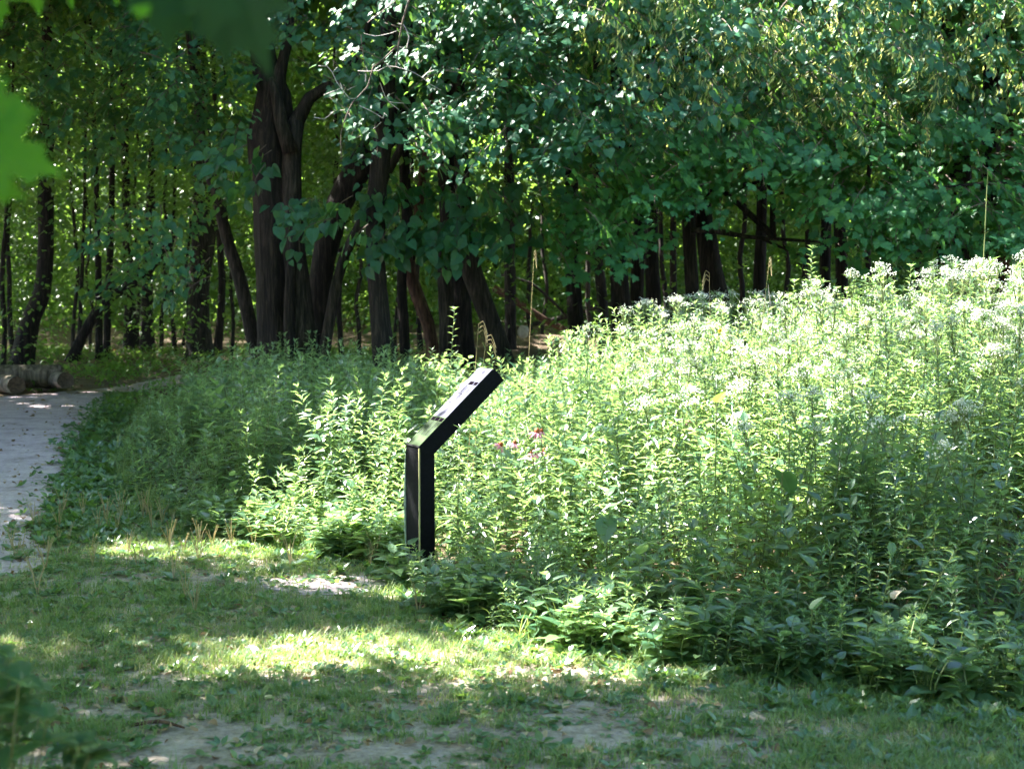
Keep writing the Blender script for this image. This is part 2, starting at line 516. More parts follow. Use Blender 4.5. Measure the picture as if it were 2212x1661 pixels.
# ------------------------------------------------------------------ sprays of tree leaves
def make_spray(kind, L, n, size, seed, bracts=False, hang=0.9, far=False):
    """returns list of (matrix, kind, tint) leaves and a twig soup; local x outward, z up"""
    r = random.Random(seed)
    pts = [np.array((L * t, r.uniform(-.05, .05) * L * t, -0.30 * L * t * t)) for t in np.linspace(0, 1, 5)]
    leaves = []
    for i in range(n):
        t = 0.12 + 0.88 * (i + r.random() * .6) / n
        k = min(int(t * 4), 3)
        p = pts[k] + (pts[k + 1] - pts[k]) * (t * 4 - k)
        s = 1 if i % 2 else -1
        a = s * r.uniform(.5, 1.25) * (1.1 - .5 * t)
        d = np.array((math.cos(a), math.sin(a), -r.uniform(.15, hang)))
        p = p + np.array((r.gauss(0, .03), r.gauss(0, .075), r.gauss(0, .04)))
        stalk = r.uniform(.25, .5) * size
        q = p + d / np.linalg.norm(d) * stalk
        z = size * r.uniform(.55, 1.3) * (1.0 - .35 * max(0, t - .75) * 4)
        leaves.append((basis(q, d, (.4 + r.uniform(-.4, .5), r.uniform(-.45, .45), 1), 0, z), kind, r.uniform(.15, .85)))
    # side twiglets
    br = []
    if bracts:
        for i in range(int(n * 1.3)):
            t = r.uniform(.2, 1)
            k = min(int(t * 4), 3)
            p = pts[k] + (pts[k + 1] - pts[k]) * (t * 4 - k) + np.array((0, r.uniform(-.06, .06), -.02))
            d = np.array((r.uniform(-.3, .5), r.uniform(-.4, .4), -1))
            br.append((basis(p, d, (r.uniform(-1, 1), r.uniform(-1, 1), .1), 0, 1), r.uniform(.08, .12)))
    tw = G()
    tube_g(tw, pts, [.006, .005, .004, .003, .001], 3, 1, .5)
    for mx, b in br:
        a = lance(b, .024, .2, .35, 1, 2, r.uniform(.2, 1))
        tw.put(a, mx)
    return leaves, tw
def spray_soup(sp):
    leaves, tw = sp
    g = G()
    for mx, kind, c in leaves:
        v, t, m, _ = leafA[kind]
        g.put((v, t, m, np.full(len(t), c)), mx)
    g.put(tw.arr())
    return g.arr()
sprays = []
SP = {}
def reg(key, *a, **k):
    SP.setdefault(key, []).append(len(sprays))
    sprays.append(make_spray(*a, **k))
for s in range(4):
    reg('maple', 'maple', 0.6, 15, 0.10, 10 + s, hang=0.7)
    reg('bass', 'heart', 0.6, 17, 0.098, 20 + s, hang=0.7)
    reg('bract', 'heart', 0.6, 13, 0.09, 30 + s, bracts=True, hang=0.9)
    reg('vine', 'heart', 0.5, 11, 0.14, 40 + s, hang=1.3)
spray_soups = [spray_soup(s) for s in sprays]
# loose clump for farther foliage: kite leaves scattered in a flattened blob
def clump(n, rad, size, seed, det=1, flat=.45, kind=0):
    r = random.Random(seed)
    g = G()
    for i in range(n):
        a, q = r.uniform(0, 6.28), rad * math.sqrt(r.random())
        p = (q * math.cos(a), q * math.sin(a), r.gauss(0, 1) * rad * flat * .5 - .25 * q)
        b = a + r.uniform(-1, 1)
        d = (math.cos(b), math.sin(b), -r.uniform(-.1, .9))
        z = size * r.uniform(.65, 1.25)
        g.put(lance(z, z * .62, .15, .25, det, kind, r.uniform(.1, .9)), basis(p, d, (r.uniform(-.5, .5), r.uniform(-.5, .5), 1)))
    return g.arr()
clumps_near = [clump(34, .38, .10, 50 + k, 1) for k in range(5)]
clumps_far = [clump(40, .62, .12, 60 + k, 0) for k in range(5)]
clumps_shade = [clump(30, .42, .15, 70 + k, 0, .3) for k in range(5)]
clumps_wood = [clump(44, 1.1, .26, 80 + k, 0) for k in range(4)]
print('protos done')

# ------------------------------------------------------------------ ground, path, lawn earth
def sheet(name, poly, z, m, jit=0.0, sub=1):
    """irregular flat polygon (fan triangulated by mathutils)"""
    from mathutils.geometry import tessellate_polygon
    pts = []
    n = len(poly)
    for i in range(n):
        a, b = Vector(poly[i]), Vector(poly[(i + 1) % n])
        k = max(1, int((b - a).length / 0.12)) if jit else 1
        for j in range(k):
            p = a.lerp(b, j / k)
            if jit:
                p = p + Vector((noise.noise(Vector((p.x * 3, p.y * 3, 1))), noise.noise(Vector((p.x * 3, p.y * 3, 9))))) * jit \
                    + Vector((noise.noise(Vector((p.x * 14, p.y * 14, 1))), noise.noise(Vector((p.x * 14, p.y * 14, 9))))) * jit * .4
            pts.append(Vector((p.x, p.y, z)))
    T = tessellate_polygon([pts])
    v = np.array([tuple(p) for p in pts]); t = np.array(T)
    # make normals point up
    nn = np.cross(v[t[:, 1]] - v[t[:, 0]], v[t[:, 2]] - v[t[:, 0]])[:, 2]
    t[nn < 0] = t[nn < 0][:, ::-1]
    o = link(name, mesh(name, (v, t, np.zeros(len(t), int), np.full(len(t), .5)), [m]))
    return tag(o, kind='structure')
sheet('ground', [(-260, -60), (260, -60), (260, 400), (-260, 400)], 0.0, 'soil')
g_ = G()
hv = [(x, y, z) for (y, z) in ((76, -.1), (84, 4), (96, 13), (112, 26)) for x in np.linspace(-90, 90, 31)]  # dark rise added behind the wood to cover bright sky gaps
g_.add([(x, y + 2.5 * math.sin(x * .2), z + (1.5 * math.sin(x * .13 + y) if z > 0 else 0)) for x, y, z in hv],
       [q for i in range(3) for j in range(30) for q in ((i * 31 + j, i * 31 + j + 1, (i + 1) * 31 + j + 1), (i * 31 + j, (i + 1) * 31 + j + 1, (i + 1) * 31 + j))])
M['backinggreen'] = ground_mat('dark_green_backing', [(0.008, 0.02, 0.006), (0.02, 0.04, 0.01), (0.05, 0.08, 0.02)], .6, 3)
tag(link('sky_gap_backing', mesh('sky_gap_backing', g_, ['backinggreen'], True)), kind='structure')
gp = lambda px, py: tuple(GR(px, py).xy)
lawn_poly = [(-9, 2.0), (7, 2.0), (7, 5.2), gp(2212, 1530), gp(1900, 1500), gp(1500, 1440), gp(1200, 1400), gp(880, 1330), gp(860, 1240), gp(440, 1150), gp(200, 1100), gp(130, 1105), gp(60, 1190), (-9, 7.7)]
sheet('lawn_earth', lawn_poly, 0.004, 'lawnsoil', 0.10)
path_poly = [(-14, 7.6), gp(-200, 1262), gp(60, 1238), gp(120, 1205), gp(60, 1160), gp(95, 1110), gp(122, 1050), gp(165, 960), gp(185, 920), gp(235, 880), gp(330, 838), (-5.2, 24.2), (-2.5, 25.4), (2, 26.2), (2, 28.0), (-3, 27.2), (-6, 25.8), gp(240, 838), gp(130, 848), gp(0, 858), (-11, 20.2), (-16, 17), (-22, 12)]
sheet('path', path_poly, 0.008, 'gravel', 0.11)
sheet('bare_gravel_patch', [gp(520, 1262), gp(640, 1244), gp(820, 1240), gp(850, 1262), gp(800, 1290), gp(700, 1293), gp(600, 1284)], 0.008, 'gravel', 0.22)
# ------------------------------------------------------------------ sign
def boxy(g, corners, m=0):
    T = [(0, 1, 2), (0, 2, 3), (4, 6, 5), (4, 7, 6), (0, 4, 5), (0, 5, 1), (1, 5, 6), (1, 6, 2), (2, 6, 7), (2, 7, 3), (3, 7, 4), (3, 4, 0)]
    return g.add(corners, T, m)
sign_root = empty('interpretive_sign', (P(892, 1232, 7.88).x, 7.88, 0))
wv = Vector((.085, -.16, 0)).normalized(); dv = Vector((.16, .085, 0)).normalized(); up = Vector((0, 0, 1))
W_ = .18
F0 = P(905.8, 967, 7.8)                       # front right (near) corner of the reading surface
base = Vector((F0.x, F0.y, 0)) - sign_root.location
def SL(wd, dd, z):                            # width back from near side, depth, height
    return base - wv * wd + dv * dd + up * z
zf = F0.z
TH = .09; sl = R(42.3); LEN = .635
# post (front leaf, side bevel)
def prism(name, prof, w0, w1, m, parent=sign_root, smooth=False):
    """profile in (depth, z), extruded across the sign's width"""
    g = G(); n = len(prof)
    V = [SL(w0, a, z) for a, z in prof] + [SL(w1, a, z) for a, z in prof]
    from mathutils.geometry import tessellate_polygon
    tt = tessellate_polygon([[Vector((a, z, 0)) for a, z in prof]])
    T = [tuple(x) for x in tt] + [tuple(i + n for i in x[::-1]) for x in tt]
    T += [q for i in range(n) for q in ((i, (i + 1) % n, n + (i + 1) % n), (i, n + (i + 1) % n, n + i))]
    g.add(V, T)
    o = link(name, mesh(name, g, [m]), parent)
    return o
cs, sn = math.cos(sl), math.sin(sl)
inner = TH * math.tan((math.pi / 2 - sl) / 2)
def bev(o, w=.003):
    b = o.modifiers.new('bevel', 'BEVEL'); b.width = w; b.segments = 2; b.limit_method = 'ANGLE'; b.angle_limit = R(40)
bev(prism('post', [(0, 0), (TH, 0), (TH, zf - inner - .012), (0, zf - .03)], 0, W_, 'signblack'))
bev(prism('panel_housing', [(0, zf - .03), (TH, zf - inner - .012), (TH, zf - inner), (LEN * cs + TH * sn, zf + LEN * sn - TH * cs), (LEN * cs, zf + LEN * sn), (0, zf)], 0, W_, 'signblack'))
def onpanel(u, v, lift):                      # u across (0 far/left .. 1 near/right), v up the slope
    return SL(W_ * (1 - u), v * LEN * cs - sn * lift, zf + v * LEN * sn + cs * lift)
def quadg(g, u0, u1, v0, v1, lift, m=0):
    g.add([onpanel(u0, v0, lift), onpanel(u1, v0, lift), onpanel(u1, v1, lift), onpanel(u0, v1, lift)], [(0, 1, 2), (0, 2, 3)], m)
def plate(name, u0, u1, v0, v1, l0, l1, m):
    g = G()
    c = [onpanel(u0, v0, l0), onpanel(u1, v0, l0), onpanel(u1, v1, l0), onpanel(u0, v1, l0), onpanel(u0, v0, l1), onpanel(u1, v0, l1), onpanel(u1, v1, l1), onpanel(u0, v1, l1)]
    boxy(g, c)
    g.t[0] = g.t[0][:, ::-1]
    return link(name, mesh(name, g, [m]), sign_root)
plate('printed_panel', .03, .97, .012, .365, .001, .005, 'panelgreen')
plate('printed_panel', .03, .97, .367, .985, .001, .005, 'panelpale')['label'] = 'pale lilac upper printed panel'
def block(v0, v1, cols, hdr):
    g = G()
    for (a, b) in cols:
        quadg(g, a, b - .03, v1 - hdr, v1, .0058, 0)
        k = 0
        vv = v1 - hdr - .012
        while vv > v0:
            quadg(g, a + .03, b - .05 - .05 * (k * 37 % 5) / 5, vv - .0035, vv, .0058, 1)
            vv -= .0105; k += 1
        quadg(g, a - .012, a + .012, v0, v1 - hdr, .0060, 0)
    link('text_block', mesh('text_block', g, ['ink', 'inkgrey']), sign_root)['kind'] = 'stuff'
block(.135, .355, [(.08, .37), (.38, .67), (.68, .96)], .045)
block(.672, .815, [(.34, .68), (.70, .96)], .042)
g = G()
vv = .655
k = 0
while vv > .385:
    quadg(g, .40, .56 + .06 * (k * 13 % 4) / 4, vv - .003, vv, .0058, 1); vv -= .0125; k += 1
quadg(g, .25, .55, .655, .662, .0062, 0)
for k in range(3):
    quadg(g, .22 + .05 * k, .26 + .05 * k, .525 + .008 * k, .55, .0058, 1)
for k in range(5):
    quadg(g, .50, .72, .915 + .009 * k, .920 + .009 * k, .0058, 1)
link('printed_text', mesh('printed_text', g, ['ink', 'inkgrey']), sign_root)['kind'] = 'stuff'
# tan corner strip down the near front edge, thin light rim along the reading edge
g = G()
c = lambda z: [SL(-.0015, -.003, z), SL(.008, -.003, z), SL(.008, .0035, z), SL(-.0015, .0035, z)]
boxy(g, [*c(.03), *c(zf - .002)])
link('corner_strip', mesh('corner_strip', g, ['trim']), sign_root)
plate('front_rim', 0, 1, -.006, .010, .0015, .006, 'signblack')
g = G()
prof = []
for k in range(13):
    t = k / 12
    prof.append((W_ + .006 + .020 * math.sin(math.pi * t), .06 + (zf - .12) * t))
V = []
for (wd, z) in prof:
    V += [SL(wd, -.004, z), SL(wd + .003, -.004, z), SL(wd + .003, .06, z), SL(wd, .06, z)]
T = []
for k in range(12):
    for j in range(4):
        a, b = k * 4 + j, k * 4 + (j + 1) % 4
        T += [(a, b, b + 4), (a, b + 4, a + 4)]
T += [(0, 1, 2), (0, 2, 3), (48, 50, 49), (48, 51, 50)]
g.add(V, T)
link('side_strip', mesh('side_strip', g, ['sheet']), sign_root)
tag(sign_root, 'black angled trail sign with slanted printed reading panel among the meadow plants', 'sign')

# ------------------------------------------------------------------ trees
TREES = []        # dict(root, base xy)
def trunk_part(name, pts, wid, D, m, root, seed, seg=16, step=.22, ridge=.10, z_top=None, wob=0.0, dD=0.0):
    """pts reference pixels bottom->top at distance D, wid in pixels"""
    sc = D / FPX
    W3 = []
    for i, (x, y) in enumerate(pts):
        W3.append(P(x, y, D + dD * i / max(1, len(pts) - 1)))
    rad = [q * sc / 2 for q in wid]
    if z_top is not None and W3[-1].z < z_top:
        d = (W3[-1] - W3[-2]).normalized()
        d = (d + Vector((0, 0, 1.2))).normalized()
        k = (z_top - W3[-1].z) / max(d.z, .3)
        W3.append(W3[-1] + d * k); rad.append(rad[-1] * .45)
    p, r = resample(W3, rad, step, wob, seed)
    off = root.location
    p = [q - off for q in p]
    g = G()
    tube_g(g, p, r, seg, 0, .5, ridge, seed, caps=True)
    return link(name, mesh(name, g, [m], True), root)
def tree(name, label, D, pts, wid, m='bark', z_top=9.0, group=None, seg=14, cat='tree', ridge=.10, flare=True, wob=0.0):
    gy = 620 + 4862 / D
    pts = list(pts); wid = list(wid)
    x0, y0 = pts[0]
    if y0 < gy - 4:
        x1, y1 = pts[1]
        k = (gy - y0) / (y1 - y0 - 1e-6)
        xs = x0 + max(-40, min(40, (x1 - x0) * k))
        pts.insert(0, (xs, gy)); wid.insert(0, wid[0] * (1.25 if flare else 1.05))
    else:
        wid[0] *= 1.15
    b = P(pts[0][0], gy, D)
    root = empty(name, (b.x, D, 0))
    sd = len(TREES) * 3.1 + 1
    pts[0] = (pts[0][0], gy + 3)
    trunk_part('trunk', pts, wid, D, m, root, sd, seg, z_top=z_top, ridge=ridge, wob=wob)
    tag(root, label, cat, group)
    TREES.append(dict(root=root, x=b.x, y=D, r=wid[0] * D / FPX / 2, m=m, top=pts[-1], cr={}))
    return root
FT = 'trunks of the shaded wood beyond the meadow'
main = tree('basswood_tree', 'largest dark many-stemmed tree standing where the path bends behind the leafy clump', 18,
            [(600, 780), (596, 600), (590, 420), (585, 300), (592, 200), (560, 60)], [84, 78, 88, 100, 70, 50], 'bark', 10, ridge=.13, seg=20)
trunk_part('stem', [(664, 930), (660, 790), (646, 640), (632, 480), (632, 330), (640, 262)], [70, 60, 52, 46, 40, 34], 17.8, 'bark_grey', main, 4, ridge=.12)['label'] = 'grey-brown stem at the right side of the tree'
trunk_part('stem', [(632, 340), (640, 262), (668, 212), (720, 178), (770, 120), (800, 40)], [34, 34, 26, 20, 16, 12], 17.8, 'bark_grey', main, 5, z_top=None)
trunk_part('stem', [(628, 330), (606, 262), (596, 205), (586, 168)], [36, 30, 24, 10], 17.7, 'bark_grey', main, 6)['label'] = 'pale broken stub of a stem in the fork'
trunk_part('stem', [(596, 260), (604, 160), (622, 90), (628, 0)], [44, 28, 20, 16], 17.9, 'bark_grey', main, 7, z_top=7)
trunk_part('stem', [(628, 900), (626, 790), (624, 640), (640, 480)], [30, 26, 22, 20], 17.6, 'bark', main, 8)
lean1 = tree('basswood_tree', 'thick dark leaning tree crossing right behind the largest trunk', 19.5,
             [(672, 800), (684, 700), (700, 560), (735, 440), (800, 330), (862, 255), (885, 120), (893, 0)], [54, 52, 50, 56, 58, 62, 44, 38], 'bark', 10, ridge=.12)
tree('basswood_tree', 'slender grey leaning trunk in front of the thick leaning one', 17.6,
     [(700, 770), (718, 660), (742, 560), (800, 440), (850, 350), (892, 275), (925, 250)], [26, 24, 22, 20, 18, 14, 8], 'bark_grey', None, ridge=.08)
tree('forest_tree', 'straight black trunk standing alone just left of the sign', 16.8,
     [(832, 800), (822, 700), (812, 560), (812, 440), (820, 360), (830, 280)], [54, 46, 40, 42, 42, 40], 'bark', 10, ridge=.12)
tree('forest_tree', 'thin dark trunk right of the straight black one', 20, [(876, 790), (872, 700), (868, 600), (880, 480), (872, 300)], [24, 24, 22, 26, 24], 'bark', 10)
tree('forest_tree', 'brown trunk curving left above the small upright plant behind the sign', 20.5,
     [(938, 775), (925, 700), (902, 640), (885, 590), (884, 540), (902, 470)], [28, 30, 30, 28, 22, 20], 'bark_red', 9)
tree('forest_tree', 'broad grey-brown trunk directly behind the sign panel', 19, [(966, 790), (966, 700), (962, 600), (968, 480), (962, 330), (960, 200)], [40, 34, 32, 34, 40, 36], 'bark_grey', 10)
tree('forest_tree', 'wide dark furrowed trunk beside the brown leaning tree', 20, [(1004, 775), (1000, 700), (996, 600), (990, 500)], [48, 42, 40, 34], 'bark', 10)
tree('forest_tree', 'brown trunk leaning left with its sunlit lower bark', 18.6, [(1078, 748), (1062, 700), (1038, 640), (1020, 590), (1010, 540), (1004, 480)], [46, 42, 44, 46, 40, 34], 'bark_grey', 10, ridge=.12)
tree('forest_tree', 'short grey trunk right of the brown leaning tree', 24, [(1103, 740), (1103, 660), (1102, 580), (1100, 480)], [27, 26, 26, 24], 'bark_grey', 10)
tree('forest_tree', 'dark trunk at the right edge of the sunlit forest clearing', 21, [(1246, 720), (1240, 640), (1236, 540), (1238, 440), (1232, 320)], [38, 33, 31, 30, 28], 'bark', 10)
tree('forest_tree', 'slim trunk with pale left edge, first of the close right-hand cluster', 22, [(1306, 740), (1300, 640), (1292, 540), (1290, 430)], [28, 24, 20, 18], 'bark_grey', 10)
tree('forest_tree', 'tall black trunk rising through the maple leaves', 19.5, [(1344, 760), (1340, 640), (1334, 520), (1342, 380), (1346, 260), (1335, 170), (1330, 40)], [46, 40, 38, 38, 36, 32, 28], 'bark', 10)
tree('forest_tree', 'grey left one of two touching trunks in the right-hand cluster', 21, [(1380, 760), (1376, 660), (1378, 560), (1382, 430)], [34, 30, 28, 26], 'bark_grey', 10)
tree('forest_tree', 'dark right one of two touching trunks in the right-hand cluster', 20.6, [(1414, 760), (1412, 660), (1408, 560), (1408, 430)], [40, 34, 30, 28], 'bark', 10)
tree('forest_tree', 'thin straight trunk alone between the cluster and the arched branch tree', 26, [(1455, 740), (1455, 660), (1454, 560), (1454, 460)], [18, 16, 15, 14], 'bark', 10)
arch = tree('maple_tree', 'dark maple with a long sunlit horizontal branch above the meadow', 18.5, [(1500, 750), (1496, 640), (1490, 540), (1486, 440), (1480, 330)], [36, 30, 28, 28, 22], 'bark', 10)
trunk_part('branch', [(1492, 500), (1520, 496), (1566, 503), (1610, 512), (1680, 517), (1771, 523), (1850, 530)], [12, 13, 13, 10, 8, 6, 4], 18.2, 'bark_grey', arch, 11, seg=8, ridge=.15)['label'] = 'long pale horizontal branch lit from above'
trunk_part('branch', [(1488, 470), (1502, 432), (1540, 410), (1610, 402), (1680, 380)], [14, 14, 12, 10, 5], 18.3, 'bark', arch, 12, seg=8)
trunk_part('branch', [(1640, 514), (1700, 540), (1760, 566)], [7, 5, 3], 18.2, 'bark', arch, 13, seg=6)
tree('forest_tree', 'thick black trunk leaning left beside the maple with the horizontal branch', 19.3, [(1562, 740), (1552, 660), (1536, 580), (1524, 490), (1516, 400)], [62, 52, 46, 40, 34], 'bark', 9)
tree('forest_tree', 'dark trunk behind the dry brown twigs in the meadow', 21, [(1640, 740), (1640, 600), (1644, 500), (1646, 400)], [30, 27, 24, 22], 'bark', 10)
tree('forest_tree', 'dark trunk just behind the tallest leafy meadow spear', 22, [(1782, 720), (1782, 600), (1784, 480), (1786, 380)], [28, 25, 22, 20], 'bark', 10)
tree('forest_tree', 'dark trunk behind the light green bush', 20.5, [(1818, 720), (1818, 620), (1816, 520), (1812, 400)], [30, 27, 26, 24], 'bark', 10)
tree('forest_tree', 'broadest trunk at the right edge, behind the white flower heads', 19, [(2078, 720), (2072, 620), (2066, 540), (2064, 440)], [96, 86, 78, 70], 'bark', 10, ridge=.13)
tree('forest_tree', 'wide furrowed trunk behind the tall bare green stalk', 19.6, [(2146, 720), (2142, 600), (2140, 520), (2140, 430)], [58, 54, 50, 46], 'bark', 10)
tree('forest_tree', 'trunk with pale peeled bark at the far right', 18.8, [(2182, 700), (2174, 600), (2170, 540), (2176, 430)], [26, 22, 22, 20], 'bark_red', 9)
# left part of the wood
tree('forest_tree', 'thick black trunk leaning right behind the fallen logs', 28, [(42, 800), (64, 700), (92, 630), (100, 540), (99, 430), (100, 300), (102, 200)], [50, 40, 36, 34, 34, 32, 28], 'bark', 11)
tree('forest_tree', 'long dark trunk slanting steeply across the thin left-hand trunks', 30, [(150, 782), (192, 700), (235, 645), (290, 610), (336, 566), (362, 530), (386, 500)], [24, 22, 21, 20, 18, 15, 10], 'bark', None)
tree('forest_tree', 'thin straight trunk pair, left stem, crossed by the slanting trunk', 31, [(214, 780), (213, 640), (211, 500), (206, 330), (200, 200)], [15, 14, 12, 11, 9], 'bark', 10)
tree('forest_tree', 'tall thin trunk pair, right stem, rising into the leaves', 31.5, [(230, 780), (234, 640), (240, 500), (242, 380), (244, 250), (240, 120)], [15, 14, 14, 12, 11, 9], 'bark', 10)
tree('forest_tree', 'pencil-thin trunk just left of the slanting trunk foot', 30.5, [(170, 785), (174, 660), (180, 520), (184, 330)], [10, 9, 8, 6], 'bark_grey', 9)
tree('forest_tree', 'dark trunk with a fork of leaves, behind the low yellow leaves', 36, [(282, 760), (280, 660), (276, 560), (272, 400)], [28, 24, 22, 18], 'bark', 11)
tree('forest_tree', 'dark upright trunk behind the yellow-green hanging leaves', 35, [(320, 762), (318, 660), (322, 560), (326, 420), (328, 340)], [30, 27, 22, 18, 14], 'bark', 11)
tree('forest_tree', 'broad grey-brown trunk with dead twigs at its foot', 31, [(432, 772), (428, 690), (430, 600), (440, 500), (440, 400), (436, 280)], [62, 48, 46, 48, 42, 34], 'bark_grey', 11, ridge=.12)
tree('forest_tree', 'smooth grey trunk slanting left beside the largest tree', 21, [(556, 775), (540, 700), (520, 610), (497, 540), (480, 476), (462, 400), (440, 320)], [30, 30, 29, 27, 25, 22, 16], 'bark_grey', 8)
tree('forest_tree', 'thin dark trunk between the broad grey-brown and the slanting grey trunk', 33, [(468, 768), (476, 690), (480, 600), (474, 500)], [20, 17, 16, 14], 'bark', 10)
tree('forest_tree', 'thin curved trunk at the far left edge', 27, [(8, 790), (10, 700), (4, 620), (8, 540), (16, 400)], [12, 11, 11, 10, 8], 'bark', 9)
tree('forest_tree', 'thin trunk second from the far left edge', 29, [(30, 780), (22, 700), (20, 600), (16, 500), (24, 380)], [12, 11, 10, 10, 8], 'bark', 9)
tree('forest_tree', 'thin bent sapling right of the black leaning trunk', 33, [(156, 770), (160, 680), (168, 600), (160, 480), (150, 340)], [9, 8, 8, 7, 6], 'bark_grey', 9)
tree('forest_tree', 'slight dark sapling left of the broad grey-brown trunk', 34, [(378, 765), (372, 660), (368, 560), (376, 440)], [10, 9, 8, 7], 'bark', 9)
thin = [(196, 36, -4, 7, 'behind the thin trunk pair'),         (300, 38, -3, 8, 'between the two dark upright trunks'), (350, 36, 6, 9, 'right of the dark upright trunk behind the yellow leaves'), (400, 38, 8, 7, 'at the left edge of the broad grey-brown trunk'), (506, 30, -10, 9, 'beneath the slanting grey trunk'),
        (742, 26, -8, 13, 'between the two leaning trunks right of the largest tree'), (772, 30, 4, 10, 'left of the straight black trunk'), (858, 28, 3, 9, 'touching the right side of the straight black trunk'), (906, 27, -6, 12, 'between the thin dark trunk and the curving brown one'),
        (1140, 31, 5, 10, 'over the reddish fallen log'), (1178, 29, -6, 9, 'at the middle of the sunlit clearing'), (1270, 28, 3, 11, 'between the clearing edge trunk and the close cluster'), (1328, 27, 4, 10, 'tucked left of the tall black trunk'), (1436, 25, -4, 12, 'right beside the two touching trunks'),
        (1600, 25, 6, 13, 'right of the leaning trunk by the horizontal branch'), (1700, 27, -5, 12, 'left of the tallest meadow spear'), (1740, 24, 4, 14, 'behind the tallest meadow spear'), (1870, 25, 5, 16, 'above the light green bush'), (1930, 24, -6, 18, 'between the bush and the broad right-hand trunk'), (1985, 23, 3, 16, 'just left of the broadest trunk')]
for (px, D, lean_, wd, where) in thin:
    tree('sapling', 'slender young dark trunk ' + where, D, [(px, 770), (px + lean_ * .5, 640), (px + lean_, 500), (px + lean_ * 2.2, 340), (px + lean_ * 2, 200)], [wd, wd * .9, wd * .8, wd * .65, wd * .45], rnd.choice(['bark', 'bark_grey']), 8, seg=8, ridge=.06, wob=.12)
# trees whose crowns overhang from beyond the frame
def off_tree(name, label, x, y, r, zt, m='bark'):
    root = empty(name, (x, y, 0))
    p, rr = resample([(0, 0, -.02), (.05, 0, 1.2), (.1, .1, 3), (0.3, .2, 5), (.7, .1, zt)], [r * 1.3, r, r * .9, r * .75, r * .2], .3, .06, x)
    g = G(); tube_g(g, p, rr, 14, 0, .5, .1, x + y, caps=True)
    link('trunk', mesh('trunk', g, [m], True), root)
    tag(root, label, 'tree')
    TREES.append(dict(root=root, x=x, y=y, r=r, m=m, cr={}))
    return root
near_maple = off_tree('maple_tree', 'maple whose big blurred leaves hang into the top left corner', -5.6, 5.4, .25, 8)
off_tree('basswood_tree', 'tree left of the path casting the shade on the sign and lawn', -7.4, 9.6, .25, 9)
off_tree('basswood_tree', 'tree beside the path left of the fallen logs', -9.6, 15.5, .3, 10)
off_tree('basswood_tree', 'tree behind the viewer shading the near lawn', -3.0, 2.6, .2, 8)
off_tree('maple_tree', 'maple just outside the right edge of the wood', 9.6, 18.5, .3, 10)

txy = np.array([(t['x'], t['y']) for t in TREES])
def assign(x, y, maxrow=None, ok=None):
    d = (txy[None, :, 0] - np.asarray(x)[:, None]) ** 2 + (txy[None, :, 1] - np.asarray(y)[:, None]) ** 2
    if ok is not None:
        d[:, ~ok] += 1e6
    return d.argmin(1)
front_ok = np.array([t['r'] > .12 for t in TREES])

# ------------------------------------------------------------------ crowns
def spray_mx(x, y, z, yaw, pitch, s):
    d = (math.cos(yaw) * math.cos(pitch), math.sin(yaw) * math.cos(pitch), -math.sin(pitch))
    return basis((x, y, z), d, (0, 0, 1), rnd.uniform(-.35, .35), s)
def interp(x, xs, ys):
    return float(np.interp(x, xs, ys))
def wall_density(px, py):
    n1 = noise.noise(Vector((px / 150, py / 110, 3.3))) * .9 + noise.noise(Vector((px / 55, py / 45, 8.3))) * .5
    bot = interp(px, [-400, 0, 380, 520, 560, 700, 760, 1000, 1150, 1260, 1480, 1560, 1700, 1800, 1950, 2212, 2600],
                 [190, 220, 240, 260, 60, 40, 260, 280, 260, 430, 450, 400, 360, 450, 480, 490, 490])
    top = interp(px, [-400, 350, 500, 640, 760, 1000, 1250, 2600], [.22, .38, .35, .55, .85, .95, 1.0, 1.0])
    f = 1 / (1 + math.exp((py - bot + 90 * noise.noise(Vector((px / 90, 5.5, 0)))) / 30))
    if py < -50: f *= .35
    return top * f * max(0, min(1.25, .78 + 1.25 * n1))
recs = {}     # tree -> lists
def rec(ti, key, proto, mx, dc):
    recs.setdefault(ti, {}).setdefault(key, []).append((proto, mx, dc))
count = 0
pts_ = []
for _ in range(26000):
    px, py = rnd.uniform(-350, 2560), rnd.uniform(-330, 600)
    if rnd.random() > wall_density(px, py) * .36:
        continue
    D = rnd.uniform(15.4, 18.9) + (1.0 if px < 700 else 0)
    p = P(px, py, D)
    if p.z < 2.0:
        continue
    pts_.append((px, py, p))
# hanging dark vine-like sprays under the crown centre, and on the largest trunk
for (x0, x1, y0, y1, n, D0, D1, key) in [(790, 1130, 380, 540, 50, 16.2, 17.2, 'vine'), (590, 740, 440, 530, 10, 15.8, 16.8, 'vine'), (430, 540, 320, 420, 10, 16.2, 17, 'vine'),
                                    (205, 430, 440, 650, 26, 15.5, 17.5, 'bass'), (90, 520, 170, 330, 60, 16.5, 20, 'bass'), (1180, 1330, 420, 560, 22, 16.2, 17, 'maple'),
                                    (1250, 1420, 470, 540, 12, 15.6, 16.4, 'maple'), (1340, 1500, 300, 420, 24, 15.6, 16.4, 'maple'), (1830, 2212, 400, 545, 80, 15.5, 16.5, 'maple'),
                                    (900, 1060, 220, 330, 14, 15.2, 15.8, 'bass'), (1180, 1400, 180, 330, 26, 15.2, 15.8, 'bass')]:
    for k in range(n):
        px, py, D = rnd.uniform(x0, x1), rnd.uniform(y0, y1), rnd.uniform(D0, D1)
        pts_.append((px, py, P(px, py, D), key))
allp = []
